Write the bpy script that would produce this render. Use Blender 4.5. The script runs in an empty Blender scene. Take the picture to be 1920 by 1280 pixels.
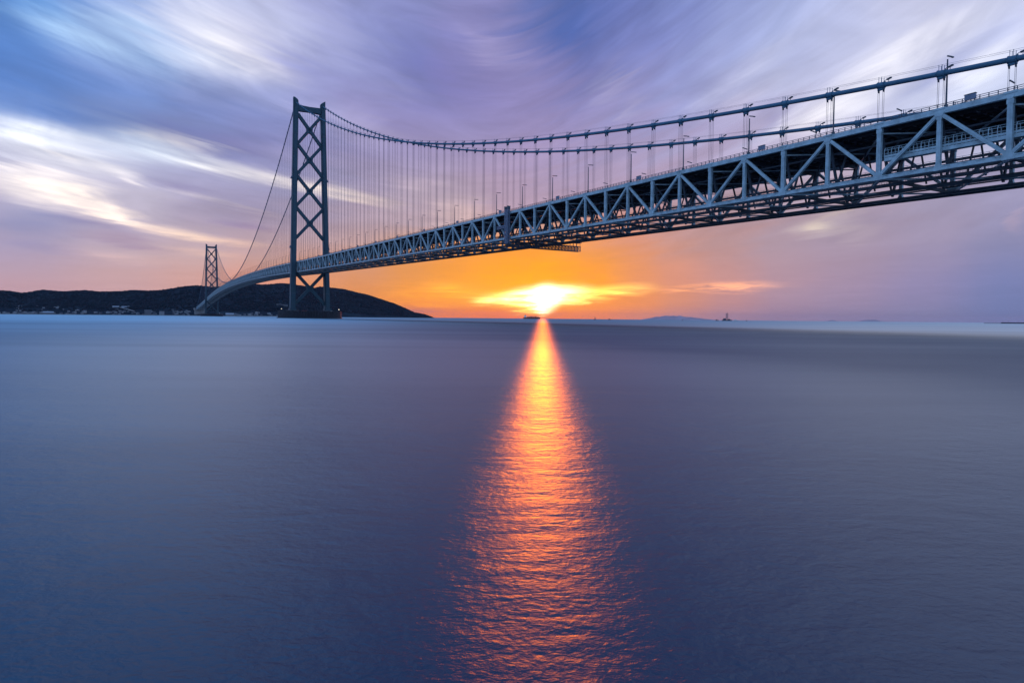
# Suspension bridge over a strait at sunset: long truss deck receding to two towers, wooded far shore.
import bpy, math, random
import numpy as np
from mathutils import Vector, Matrix, Euler, noise as mnoise

random.seed(11)
rng = np.random.default_rng(5)
sc = bpy.context.scene
C = bpy.data.collections.new('strait'); sc.collection.children.link(C)

# ------------------------------------------------------------------ camera
CAM_H = 2.46
cam = bpy.data.cameras.new('camera'); cam_o = bpy.data.objects.new('camera', cam); C.objects.link(cam_o)
cam.sensor_width = 36.0; cam.lens = 22.025
cam.clip_start = 0.1; cam.clip_end = 300000
cam_o.location = (0, 0, CAM_H)
cam_o.matrix_world = Matrix.Translation((0, 0, CAM_H)) @ (Matrix.Rotation(math.radians(90) - 0.03677, 4, 'X') @ Matrix.Rotation(0.0090, 4, 'Z'))
sc.camera = cam_o
sc.view_settings.view_transform = 'Standard'; sc.view_settings.look = 'None'
sc.view_settings.exposure = 0.0; sc.view_settings.gamma = 1.0; sc.view_settings.use_curve_mapping = False
sc.cycles.max_bounces = 5; sc.cycles.diffuse_bounces = 2; sc.cycles.glossy_bounces = 3
sc.cycles.transparent_max_bounces = 8; sc.cycles.volume_bounces = 0
sc.cycles.sample_clamp_indirect = 6.0

SUN_AZ, SUN_EL = 2.79, 1.81          # degrees right of +Y, degrees above the horizon

# ------------------------------------------------------------------ sky tables (azimuth right of +Y, elevation; linear colour)
SKY_AZIMUTHS = [-44, -38, -32, -27, -22, -17.5, -13, -9, -5.5, -2.5, 0, 2.5, 5, 8, 11.5, 15, 19, 23.5, 28, 33, 38, 44]
SKY_ROWS = [
 (0, [(0.524,0.340,0.419),(0.635,0.357,0.367),(0.644,0.352,0.352),(0.644,0.351,0.351),(0.645,0.351,0.351),(0.857,0.219,0.045),(0.872,0.212,0.043),(0.887,0.212,0.041),(0.916,0.204,0.036),(0.940,0.189,0.027),(0.952,0.181,0.022),(0.949,0.190,0.026),(0.932,0.209,0.039),(0.880,0.222,0.063),(0.734,0.239,0.145),(0.530,0.242,0.252),(0.374,0.235,0.332),(0.300,0.231,0.367),(0.257,0.231,0.390),(0.209,0.228,0.414),(0.146,0.207,0.428),(0.141,0.205,0.429)]),
 (0.6, [(0.506,0.334,0.423),(0.597,0.362,0.401),(0.644,0.353,0.354),(0.644,0.351,0.351),(0.659,0.347,0.329),(0.805,0.254,0.055),(0.849,0.234,0.046),(0.889,0.232,0.041),(0.919,0.229,0.037),(0.946,0.216,0.029),(0.958,0.211,0.025),(0.958,0.236,0.031),(0.941,0.243,0.041),(0.894,0.241,0.058),(0.764,0.249,0.122),(0.567,0.248,0.226),(0.406,0.241,0.316),(0.310,0.234,0.367),(0.267,0.234,0.392),(0.216,0.230,0.418),(0.148,0.208,0.431),(0.143,0.206,0.432)]),
 (1.3, [(0.497,0.332,0.426),(0.573,0.356,0.407),(0.628,0.368,0.383),(0.651,0.353,0.341),(0.748,0.328,0.243),(0.772,0.272,0.077),(0.803,0.262,0.059),(0.878,0.264,0.043),(0.935,0.296,0.038),(0.973,0.333,0.035),(0.983,0.361,0.039),(0.985,0.411,0.048),(0.966,0.353,0.047),(0.920,0.278,0.051),(0.811,0.262,0.093),(0.626,0.258,0.188),(0.474,0.252,0.287),(0.351,0.254,0.376),(0.308,0.252,0.406),(0.244,0.239,0.436),(0.155,0.210,0.441),(0.148,0.208,0.441)]),
 (2.2, [(0.484,0.333,0.436),(0.548,0.353,0.418),(0.601,0.375,0.396),(0.652,0.361,0.333),(0.750,0.328,0.243),(0.741,0.288,0.126),(0.760,0.276,0.086),(0.849,0.290,0.054),(0.932,0.339,0.041),(0.979,0.392,0.038),(0.991,0.442,0.045),(0.994,0.489,0.054),(0.981,0.434,0.052),(0.932,0.307,0.050),(0.821,0.269,0.089),(0.655,0.264,0.180),(0.517,0.264,0.280),(0.385,0.270,0.382),(0.335,0.262,0.411),(0.263,0.245,0.446),(0.168,0.215,0.451),(0.161,0.213,0.451)]),
 (3.3, [(0.439,0.340,0.482),(0.485,0.353,0.459),(0.584,0.379,0.406),(0.637,0.369,0.350),(0.743,0.332,0.250),(0.710,0.294,0.160),(0.701,0.281,0.123),(0.811,0.298,0.069),(0.908,0.329,0.042),(0.952,0.355,0.036),(0.965,0.371,0.035),(0.966,0.382,0.035),(0.952,0.356,0.037),(0.909,0.308,0.048),(0.768,0.276,0.128),(0.659,0.272,0.208),(0.552,0.278,0.285),(0.423,0.278,0.367),(0.361,0.270,0.405),(0.283,0.254,0.451),(0.189,0.223,0.460),(0.181,0.221,0.461)]),
 (4.7, [(0.383,0.330,0.512),(0.411,0.342,0.500),(0.514,0.385,0.460),(0.587,0.402,0.419),(0.637,0.378,0.353),(0.642,0.323,0.237),(0.638,0.283,0.164),(0.738,0.288,0.092),(0.831,0.297,0.051),(0.887,0.314,0.042),(0.925,0.323,0.036),(0.931,0.327,0.035),(0.918,0.317,0.040),(0.874,0.299,0.058),(0.770,0.280,0.124),(0.642,0.275,0.213),(0.529,0.281,0.289),(0.413,0.282,0.364),(0.370,0.278,0.398),(0.311,0.268,0.440),(0.228,0.242,0.456),(0.221,0.240,0.457)]),
 (6.5, [(0.355,0.334,0.528),(0.380,0.347,0.528),(0.476,0.397,0.516),(0.495,0.385,0.471),(0.499,0.357,0.421),(0.513,0.354,0.400),(0.556,0.363,0.376),(0.623,0.337,0.241),(0.774,0.290,0.070),(0.843,0.297,0.050),(0.902,0.307,0.040),(0.909,0.311,0.040),(0.875,0.303,0.052),(0.770,0.285,0.107),(0.690,0.275,0.167),(0.549,0.280,0.253),(0.472,0.284,0.307),(0.394,0.287,0.367),(0.370,0.291,0.404),(0.339,0.289,0.438),(0.283,0.275,0.462),(0.274,0.271,0.467)]),
 (8.5, [(0.407,0.389,0.564),(0.456,0.428,0.586),(0.522,0.465,0.588),(0.409,0.351,0.500),(0.366,0.309,0.464),(0.397,0.324,0.462),(0.476,0.359,0.451),(0.480,0.360,0.442),(0.488,0.361,0.424),(0.501,0.357,0.402),(0.531,0.341,0.353),(0.550,0.333,0.324),(0.608,0.308,0.237),(0.619,0.273,0.206),(0.598,0.271,0.222),(0.479,0.280,0.295),(0.428,0.285,0.334),(0.395,0.296,0.376),(0.378,0.301,0.414),(0.345,0.302,0.448),(0.322,0.301,0.474),(0.320,0.300,0.483)]),
 (10.5, [(0.483,0.483,0.666),(0.513,0.508,0.676),(0.517,0.497,0.656),(0.389,0.365,0.561),(0.351,0.332,0.532),(0.379,0.343,0.519),(0.406,0.335,0.476),(0.425,0.344,0.467),(0.443,0.352,0.459),(0.445,0.346,0.462),(0.446,0.335,0.470),(0.447,0.332,0.472),(0.450,0.329,0.462),(0.481,0.311,0.391),(0.490,0.315,0.390),(0.456,0.307,0.382),(0.433,0.308,0.378),(0.458,0.373,0.485),(0.428,0.353,0.473),(0.350,0.309,0.457),(0.327,0.305,0.478),(0.326,0.304,0.486)]),
 (12.5, [(0.400,0.472,0.723),(0.396,0.460,0.709),(0.418,0.474,0.708),(0.373,0.391,0.627),(0.305,0.304,0.538),(0.328,0.312,0.527),(0.357,0.312,0.498),(0.368,0.311,0.477),(0.379,0.311,0.459),(0.393,0.313,0.466),(0.411,0.316,0.476),(0.414,0.316,0.478),(0.409,0.315,0.482),(0.403,0.317,0.494),(0.426,0.332,0.497),(0.435,0.342,0.506),(0.462,0.391,0.559),(0.519,0.461,0.610),(0.526,0.490,0.658),(0.518,0.546,0.762),(0.491,0.522,0.729),(0.444,0.457,0.659)]),
 (14.5, [(0.197,0.317,0.651),(0.204,0.314,0.645),(0.247,0.337,0.646),(0.248,0.298,0.586),(0.236,0.256,0.524),(0.280,0.282,0.541),(0.327,0.295,0.525),(0.323,0.282,0.495),(0.320,0.273,0.472),(0.331,0.277,0.479),(0.354,0.287,0.488),(0.360,0.290,0.490),(0.358,0.292,0.496),(0.365,0.303,0.509),(0.388,0.319,0.514),(0.403,0.347,0.553),(0.455,0.409,0.614),(0.543,0.518,0.702),(0.562,0.568,0.778),(0.554,0.596,0.824),(0.571,0.632,0.851),(0.576,0.639,0.854)]),
 (16.5, [(0.105,0.231,0.596),(0.123,0.245,0.608),(0.187,0.287,0.627),(0.212,0.274,0.586),(0.243,0.279,0.572),(0.286,0.301,0.585),(0.310,0.289,0.545),(0.280,0.256,0.504),(0.280,0.251,0.491),(0.285,0.252,0.495),(0.300,0.259,0.501),(0.306,0.264,0.505),(0.307,0.270,0.514),(0.321,0.289,0.531),(0.335,0.307,0.550),(0.353,0.347,0.601),(0.440,0.424,0.655),(0.544,0.544,0.756),(0.581,0.598,0.819),(0.576,0.613,0.835),(0.573,0.628,0.848),(0.572,0.633,0.851)]),
 (18.5, [(0.076,0.209,0.580),(0.110,0.245,0.618),(0.221,0.333,0.677),(0.307,0.375,0.684),(0.320,0.363,0.660),(0.313,0.335,0.626),(0.286,0.282,0.552),(0.237,0.234,0.499),(0.253,0.237,0.498),(0.267,0.242,0.503),(0.273,0.245,0.505),(0.264,0.241,0.502),(0.250,0.239,0.504),(0.279,0.271,0.536),(0.301,0.298,0.569),(0.324,0.342,0.626),(0.418,0.433,0.697),(0.520,0.540,0.780),(0.580,0.601,0.830),(0.603,0.629,0.846),(0.573,0.619,0.842),(0.560,0.615,0.840)]),
 (20.5, [(0.068,0.211,0.582),(0.110,0.259,0.633),(0.269,0.388,0.725),(0.426,0.491,0.777),(0.418,0.457,0.740),(0.341,0.365,0.658),(0.257,0.273,0.550),(0.213,0.228,0.500),(0.238,0.233,0.506),(0.260,0.241,0.512),(0.250,0.234,0.501),(0.205,0.207,0.472),(0.174,0.191,0.460),(0.217,0.232,0.508),(0.254,0.269,0.554),(0.290,0.319,0.621),(0.380,0.413,0.701),(0.466,0.501,0.766),(0.546,0.575,0.819),(0.609,0.631,0.849),(0.574,0.612,0.839),(0.551,0.599,0.832)]),
 (23, [(0.066,0.216,0.585),(0.111,0.268,0.643),(0.304,0.423,0.753),(0.496,0.554,0.823),(0.499,0.531,0.792),(0.361,0.385,0.674),(0.251,0.277,0.557),(0.218,0.240,0.519),(0.244,0.243,0.524),(0.253,0.242,0.518),(0.217,0.219,0.487),(0.151,0.177,0.440),(0.123,0.159,0.425),(0.156,0.189,0.468),(0.192,0.224,0.520),(0.243,0.283,0.597),(0.327,0.374,0.681),(0.400,0.450,0.736),(0.496,0.536,0.797),(0.601,0.623,0.847),(0.575,0.608,0.838),(0.543,0.587,0.826)]),
 (26, [(0.065,0.219,0.587),(0.112,0.272,0.648),(0.325,0.441,0.765),(0.518,0.571,0.835),(0.534,0.562,0.810),(0.367,0.391,0.675),(0.264,0.291,0.573),(0.241,0.261,0.543),(0.259,0.258,0.541),(0.239,0.237,0.512),(0.187,0.204,0.469),(0.128,0.166,0.426),(0.105,0.150,0.414),(0.125,0.168,0.448),(0.155,0.197,0.497),(0.209,0.257,0.576),(0.287,0.343,0.661),(0.355,0.415,0.714),(0.456,0.504,0.777),(0.587,0.611,0.842),(0.577,0.607,0.838),(0.539,0.581,0.823)]),
 (31, [(0.065,0.221,0.589),(0.114,0.275,0.651),(0.343,0.451,0.773),(0.523,0.571,0.834),(0.545,0.571,0.813),(0.366,0.390,0.671),(0.282,0.307,0.590),(0.270,0.283,0.566),(0.271,0.269,0.551),(0.221,0.227,0.500),(0.163,0.189,0.451),(0.115,0.159,0.417),(0.096,0.149,0.412),(0.111,0.161,0.442),(0.138,0.185,0.488),(0.188,0.241,0.562),(0.259,0.321,0.645),(0.327,0.392,0.699),(0.425,0.479,0.761),(0.571,0.598,0.836),(0.579,0.606,0.839),(0.537,0.577,0.822)]),
]
CLOUD_STREAKS = [
 (-36.17,10.45,0.043,8.01,1.62,(0.42,0.40,0.30)),
 (-36.04,11.30,0.068,5.40,0.56,(0.22,0.20,0.12)),
 (-29.30,11.80,0.021,5.87,1.09,(0.34,0.36,0.28)),
 (-27.97,12.71,0.017,5.27,0.67,(0.34,0.30,0.18)),
 (-23.77,11.69,-0.004,6.24,0.98,(0.34,0.32,0.20)),
 (-17.89,11.65,-0.008,7.26,0.91,(0.30,0.25,0.14)),
 (-13.77,11.83,-0.067,5.77,0.97,(0.30,0.24,0.12)),
 (-36.55,8.19,0.008,5.51,1.40,(0.44,0.38,0.24)),
 (-35.50,8.36,-0.066,3.12,0.59,(0.25,0.20,0.10)),
 (-32.32,7.68,-0.069,3.96,0.85,(0.38,0.31,0.18)),
 (-27.83,7.02,-0.020,4.13,0.63,(0.36,0.25,0.10)),
 (-24.33,6.87,0.017,4.39,0.50,(0.20,0.12,0.03)),
 (-30.66,9.62,-0.002,1.23,0.36,(0.25,0.22,0.16)),
 (-35.69,10.09,-0.050,1.82,0.39,(0.22,0.18,0.12)),
 (-24.16,12.84,-0.031,2.31,0.72,(-0.05,-0.05,-0.05)),
 (-36.08,10.14,0.068,3.44,0.38,(-0.12,-0.11,-0.10)),
 (-32.19,6.15,0.008,3.78,0.43,(-0.08,-0.08,-0.06)),
 (-32.46,5.02,0.004,4.94,0.50,(0.10,0.06,0.03)),
 (-36.89,6.25,-0.033,3.90,1.29,(-0.08,-0.05,-0.03)),
 (3.80,24.22,-0.688,7.49,5.12,(-0.03,-0.02,-0.02)),
 (-6.57,22.79,-0.199,8.04,4.59,(-0.03,-0.03,-0.03)),
 (-27.99,13.24,0.071,10.64,1.88,(-0.04,-0.05,-0.07)),
 (-1.91,24.67,-0.577,4.95,2.02,(0.05,0.04,0.03)),
 (-14.62,17.00,-0.056,6.73,1.99,(0.07,0.06,0.05)),
 (-36.48,10.18,0.079,4.29,0.31,(-0.12,-0.12,-0.11)),
 (-27.04,10.07,-0.044,4.18,0.47,(-0.06,-0.06,-0.06)),
 (-33.97,6.70,-0.032,4.57,0.48,(-0.10,-0.08,-0.05)),
 (-31.14,7.30,-0.030,3.46,0.36,(0.22,0.18,0.10)),
 (-24.49,9.56,-0.034,4.59,0.49,(0.14,0.12,0.07)),
 (-21.70,9.19,-0.017,3.36,0.43,(0.10,0.07,0.03)),
 (-37.21,9.08,0.019,2.81,0.31,(0.20,0.17,0.11)),
 (-31.27,10.06,-0.019,3.64,0.43,(0.20,0.18,0.13)),
 (-26.13,5.90,0.031,4.04,0.41,(0.14,0.08,0.02)),
 (-30.83,5.71,-0.022,3.08,0.37,(-0.08,-0.07,-0.04)),
 (-22.11,8.25,0.028,3.82,0.52,(-0.07,-0.06,-0.03)),
 (-36.01,5.08,-0.032,3.64,0.47,(-0.06,-0.04,-0.02)),
 (-25.13,11.43,-0.015,3.40,0.40,(0.18,0.17,0.12)),
 (-9.44,12.96,-0.050,3.52,1.22,(0.08,0.06,0.04)),
 (-4.44,11.56,-0.054,3.88,1.92,(0.12,0.08,0.04)),
 (-31.89,16.86,0.084,9.40,1.88,(0.12,0.17,0.14)),
 (-24.73,19.50,0.107,7.93,3.42,(0.22,0.19,0.09)),
 (-23.37,18.86,0.048,5.33,1.49,(0.10,0.09,0.04)),
 (-31.62,18.30,0.171,4.23,0.87,(0.08,0.10,0.07)),
 (-30.58,12.81,0.033,11.62,1.36,(-0.05,-0.06,-0.08)),
 (34.37,10.69,0.086,5.51,0.59,(-0.20,-0.19,-0.14)),
 (30.35,8.51,0.390,2.60,0.46,(-0.16,-0.15,-0.08)),
 (31.86,12.10,-0.042,7.00,1.15,(0.22,0.20,0.12)),
 (21.08,15.12,0.064,6.13,1.29,(0.08,0.07,0.04)),
 (27.55,11.16,-0.015,7.04,1.45,(0.22,0.20,0.11)),
 (36.57,10.31,-0.027,3.67,1.04,(0.14,0.13,0.09)),
 (19.14,13.61,0.058,4.87,0.97,(0.07,0.06,0.02)),
 (35.83,9.63,0.079,3.92,0.83,(0.08,0.08,0.06)),
 (8.84,18.86,-0.480,2.44,1.79,(0.05,0.04,0.02)),
 (10.73,16.53,-0.947,1.35,1.28,(0.04,0.03,0.01)),
 (21.19,11.90,-0.319,1.78,1.13,(-0.09,-0.08,-0.07)),
 (26.93,5.90,-0.034,3.74,0.92,(0.15,0.14,0.08)),
 (27.00,6.05,-0.034,1.54,0.57,(0.09,0.08,0.02)),
 (28.71,5.17,-0.013,2.13,0.77,(0.06,0.05,0.03)),
 (38.92,4.62,-0.194,0.78,0.75,(0.07,0.03,0.01)),
 (18.93,3.36,-0.051,5.12,0.51,(0.50,0.18,0.02)),
 (18.03,3.42,-0.051,7.55,0.30,(0.30,0.12,0.02)),
 (2.83,3.79,-0.006,8.33,1.07,(1.00,0.85,0.16)),
 (9.56,3.81,-0.016,4.34,0.74,(0.70,0.55,0.10)),
 (3.34,3.97,-0.008,5.01,1.27,(1.20,1.30,0.80)),
 (-0.52,3.79,0.082,3.92,0.78,(0.80,0.80,0.35)),
 (1.06,2.85,-0.028,3.78,0.44,(0.70,0.65,0.12)),
 (0.94,3.32,-0.025,2.80,0.44,(0.70,0.65,0.20)),
 (6.26,3.22,-0.029,3.32,0.40,(0.60,0.55,0.15)),
 (1.68,2.43,-0.032,2.52,0.33,(0.50,0.42,0.06)),
 (2.95,3.74,0.015,2.04,1.71,(1.40,1.50,1.10)),
 (2.79,3.60,-0.046,1.90,1.50,(1.20,1.20,0.80)),
 (2.79,2.95,-0.036,1.01,1.07,(1.10,1.10,0.60)),
 (3.11,4.19,-0.026,4.18,0.85,(0.80,0.80,0.50)),
 (-7.70,3.77,0.000,6.58,1.73,(0.14,0.06,-0.01)),
 (-8.20,2.66,0.016,4.93,0.43,(-0.20,-0.05,0.05)),
 (-5.60,4.58,-0.058,3.61,0.99,(0.20,0.11,0.01)),
 (3.02,5.27,-0.059,10.79,3.60,(0.10,0.03,-0.03)),
 (0.67,2.06,-0.020,15.14,1.10,(0.12,0.00,-0.04)),
]


def build_world():
    w = bpy.data.worlds.new('World'); sc.world = w; w.use_nodes = True
    nt = w.node_tree; nt.nodes.clear(); N = nt.nodes; L = nt.links
    def math_(op, a, b=None, c=None, clamp=False):
        n = N.new('ShaderNodeMath'); n.operation = op; n.use_clamp = clamp
        for i, v in enumerate((a, b, c)):
            if v is None: continue
            if isinstance(v, (int, float)): n.inputs[i].default_value = v
            else: L.new(v, n.inputs[i])
        return n.outputs[0]
    def comb(x, y, z):
        n = N.new('ShaderNodeCombineXYZ')
        for i, v in enumerate((x, y, z)):
            if isinstance(v, (int, float)): n.inputs[i].default_value = v
            else: L.new(v, n.inputs[i])
        return n.outputs[0]
    def mixc(f, a, b, mode='MIX'):
        n = N.new('ShaderNodeMix'); n.data_type = 'RGBA'; n.blend_type = mode; n.clamp_factor = True
        for sock, v in ((n.inputs[0], f), (n.inputs[6], a), (n.inputs[7], b)):
            if isinstance(v, (int, float)): sock.default_value = v
            elif isinstance(v, tuple): sock.default_value = (*v, 1)
            else: L.new(v, sock)
        return n.outputs[2]
    def noise_(vec, scale, detail, rough, dist=0.0):
        n = N.new('ShaderNodeTexNoise'); n.inputs['Scale'].default_value = scale
        n.inputs['Detail'].default_value = detail; n.inputs['Roughness'].default_value = rough
        n.inputs['Distortion'].default_value = dist
        L.new(vec, n.inputs['Vector']); return n.outputs[0]
    tc = N.new('ShaderNodeTexCoord'); sp = N.new('ShaderNodeSeparateXYZ'); L.new(tc.outputs['Generated'], sp.inputs[0])
    x, y, z = sp.outputs
    az = math_('MULTIPLY', math_('ARCTAN2', x, y), 180 / math.pi)
    el = math_('MULTIPLY', math_('ARCSINE', z), 180 / math.pi)
    # wind-drawn cloud texture: noise stretched along the wind's streamlines (el + 2) = c (1 + k (az - az0)^2)
    daz0 = math_('SUBTRACT', az, WIND_AZ)
    def kk(d): return math_('ADD', WIND_K[0], math_('MULTIPLY', math_('ADD', math_('MULTIPLY', d, 0.05), 0.5, clamp=True), WIND_K[1] - WIND_K[0]))
    bend = math_('ADD', math_('MULTIPLY', math_('SUBTRACT', math_('MINIMUM', math_('SQRT', math_('ADD', math_('MULTIPLY', daz0, daz0), 100.0)), 60.0), 10.0), kk(daz0)), 1.0)
    c = math_('DIVIDE', math_('ADD', el, 2.0), bend)
    s_big = noise_(comb(math_('MULTIPLY', az, 0.045), math_('MULTIPLY', c, 0.26), 1.3), 1.0, 3.0, 0.5, 0.5)
    s_fine = noise_(comb(math_('MULTIPLY', az, 0.075), math_('MULTIPLY', c, 0.95), 7.1), 1.0, 5.0, 0.58, 0.5)
    s_flat = noise_(comb(math_('MULTIPLY', az, 0.26), math_('MULTIPLY', el, 2.7), 3.7), 1.0, 5.0, 0.62, 0.6)
    high = math_('MULTIPLY', math_('SUBTRACT', el, 3.0), 0.2, clamp=True)      # 0 near the horizon, 1 above
    low = math_('SUBTRACT', 1.0, high)
    s_hair = noise_(comb(math_('MULTIPLY', az, 0.11), math_('MULTIPLY', c, 2.4), 2.2), 1.0, 4.0, 0.6, 0.3)
    hh = math_('SUBTRACT', s_hair, 0.5)
    s_patch = noise_(comb(math_('MULTIPLY', az, 0.11), math_('MULTIPLY', c, 0.42), 5.5), 1.0, 4.0, 0.55, 0.8)
    pp = math_('SUBTRACT', s_patch, 0.5)
    b = math_('SUBTRACT', s_big, 0.5); f = math_('SUBTRACT', s_fine, 0.5); g = math_('SUBTRACT', s_flat, 0.5)
    azw = math_('ADD', az, math_('MULTIPLY', math_('ADD', math_('MULTIPLY', b, 12.0), math_('MULTIPLY', f, 5.0)), high))
    cw = math_('ADD', c, math_('ADD', math_('MULTIPLY', math_('MULTIPLY', f, high), 2.0), math_('MULTIPLY', math_('MULTIPLY', g, low), 0.8)))
    dw = math_('SUBTRACT', azw, WIND_AZ)
    bendw = math_('ADD', math_('MULTIPLY', math_('SUBTRACT', math_('MINIMUM', math_('SQRT', math_('ADD', math_('MULTIPLY', dw, dw), 100.0)), 60.0), 10.0), kk(dw)), 1.0)
    elw = math_('MAXIMUM', math_('SUBTRACT', math_('MULTIPLY', cw, bendw), 2.0), 0.0)
    elw = math_('ADD', math_('MULTIPLY', elw, high), math_('MULTIPLY', math_('MAXIMUM', math_('ADD', el, math_('MULTIPLY', g, 0.5)), 0.0), low))
    fac = math_('ADD', math_('MULTIPLY', azw, 1 / 360.0), 0.5)
    def row(cols, back):
        n = N.new('ShaderNodeValToRGB'); cr = n.color_ramp; cr.interpolation = 'EASE'
        pts = [(a, c) for a, c in zip(SKY_AZIMUTHS, cols)]
        pts = [(-180, back), (-110, back), (-70, tuple(0.5 * (p + q) for p, q in zip(back, cols[0])))] + pts + \
              [(70, tuple(0.5 * (p + q) for p, q in zip(back, cols[-1]))), (110, back), (180, back)]
        while len(cr.elements) < len(pts): cr.elements.new(0.5)
        for e, (a, c) in zip(cr.elements, pts): e.position = a / 360.0 + 0.5
        for e, (a, c) in zip(cr.elements, pts): e.position = a / 360.0 + 0.5; e.color = (*c, 1)
        L.new(fac, n.inputs[0]); return n.outputs[0]
    def back_at(e):
        t = min(1, e / 30.0); return tuple(BACK_LOW[i] * (1 - t) + BACK_HIGH[i] * t for i in range(3))
    col = row(SKY_ROWS[0][1], back_at(0)); e0 = SKY_ROWS[0][0]
    rows = list(SKY_ROWS[1:]) + [(46, [HIGH_LEFT if a < -20 else HIGH_RIGHT if a > 25 else HIGH_MID for a in SKY_AZIMUTHS]), (75, [ZENITH] * len(SKY_AZIMUTHS))]
    for e1, cols in rows:
        t = math_('MULTIPLY', math_('SUBTRACT', elw, e0), 1.0 / (e1 - e0), clamp=True)
        col = mixc(t, col, row(cols, back_at(e1) if e1 < 60 else ZENITH)); e0 = e1
    # single cloud streaks, each an elongated soft ellipse with wind-torn edges
    azs = math_('ADD', az, math_('ADD', math_('MULTIPLY', math_('MULTIPLY', f, high), 9.0), math_('MULTIPLY', math_('MULTIPLY', g, low), 1.5)))
    cs = math_('ADD', c, math_('ADD', math_('MULTIPLY', math_('MULTIPLY', f, high), 1.5), math_('MULTIPLY', math_('MULTIPLY', g, low), 0.9)))
    P = comb(azs, cs, 0.0)
    tear = math_('ADD', math_('ADD', 1.0, math_('MULTIPLY', high, math_('ADD', math_('MULTIPLY', hh, 1.0), math_('MULTIPLY', pp, 2.6)))), math_('ADD', math_('MULTIPLY', math_('MULTIPLY', f, high), 1.6), math_('MULTIPLY', math_('MULTIPLY', g, low), 4.2)))
    for ca, ce, ang, ln, wd, add in CLOUD_STREAKS:
        m = N.new('ShaderNodeMapping'); m.vector_type = 'TEXTURE'; L.new(P, m.inputs[0])
        m.inputs[1].default_value = (ca, ce, 0); m.inputs[2].default_value = (0, 0, ang); m.inputs[3].default_value = (ln, wd, 1)
        gr = N.new('ShaderNodeTexGradient'); gr.gradient_type = 'SPHERICAL'; L.new(m.outputs[0], gr.inputs[0])
        vm = N.new('ShaderNodeVectorMath'); vm.operation = 'SCALE'; vm.inputs[0].default_value = add
        mr = N.new('ShaderNodeMapRange'); mr.interpolation_type = 'SMOOTHSTEP'; L.new(gr.outputs[1], mr.inputs[0]); L.new(math_('MULTIPLY', mr.outputs[0], tear), vm.inputs['Scale'])
        va = N.new('ShaderNodeVectorMath'); va.operation = 'ADD'; L.new(col, va.inputs[0]); L.new(vm.outputs[0], va.inputs[1])
        col = va.outputs[0]
    # fine streak contrast
    amp = math_('ADD', math_('ADD', 1.0, math_('MULTIPLY', high, math_('ADD', math_('MULTIPLY', hh, 0.12), math_('MULTIPLY', pp, 0.6)))), math_('ADD', math_('MULTIPLY', math_('MULTIPLY', f, high), 0.22), math_('MULTIPLY', math_('MULTIPLY', g, low), 0.16)))
    sc2 = N.new('ShaderNodeVectorMath'); sc2.operation = 'SCALE'; L.new(col, sc2.inputs[0]); L.new(amp, sc2.inputs['Scale'])
    mx = N.new('ShaderNodeVectorMath'); mx.operation = 'MAXIMUM'; L.new(sc2.outputs[0], mx.inputs[0]); mx.inputs[1].default_value = (0.01, 0.01, 0.01)
    bg = N.new('ShaderNodeBackground'); L.new(mx.outputs[0], bg.inputs[0]); bg.inputs[1].default_value = 1.0
    # clear air behind the clouds
    sky = N.new('ShaderNodeTexSky'); sky.sky_type = 'NISHITA'; sky.sun_disc = False
    sky.sun_elevation = math.radians(SUN_EL); sky.sun_rotation = math.radians(SUN_AZ)
    bg2 = N.new('ShaderNodeBackground'); L.new(sky.outputs[0], bg2.inputs[0]); bg2.inputs[1].default_value = NISHITA
    ad = N.new('ShaderNodeAddShader'); L.new(bg.outputs[0], ad.inputs[0]); L.new(bg2.outputs[0], ad.inputs[1])
    out = N.new('ShaderNodeOutputWorld'); L.new(ad.outputs[0], out.inputs[0])

WIND_AZ, WIND_K = -3.0, (0.014, 0.032)
NISHITA = 0.006
BACK_LOW, BACK_HIGH, ZENITH = (0.46, 0.70, 1.10), (0.36, 0.60, 1.10), (0.07, 0.21, 0.48)
HIGH_LEFT, HIGH_MID, HIGH_RIGHT = (0.09, 0.46, 1.25), (0.13, 0.18, 0.30), (0.26, 0.37, 0.70)
build_world()

sun = bpy.data.lights.new('sun', 'SUN'); sun_o = bpy.data.objects.new('sun', sun); C.objects.link(sun_o)
sun.energy = 1.4; sun.angle = math.radians(0.5); sun.color = (1.0, 0.17, 0.0)
d = Vector((math.sin(math.radians(SUN_AZ)) * math.cos(math.radians(SUN_EL)), math.cos(math.radians(SUN_AZ)) * math.cos(math.radians(SUN_EL)), math.sin(math.radians(SUN_EL))))
sun_o.rotation_euler = d.to_track_quat('Z', 'Y').to_euler(); sun_o.location = d * 500

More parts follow.
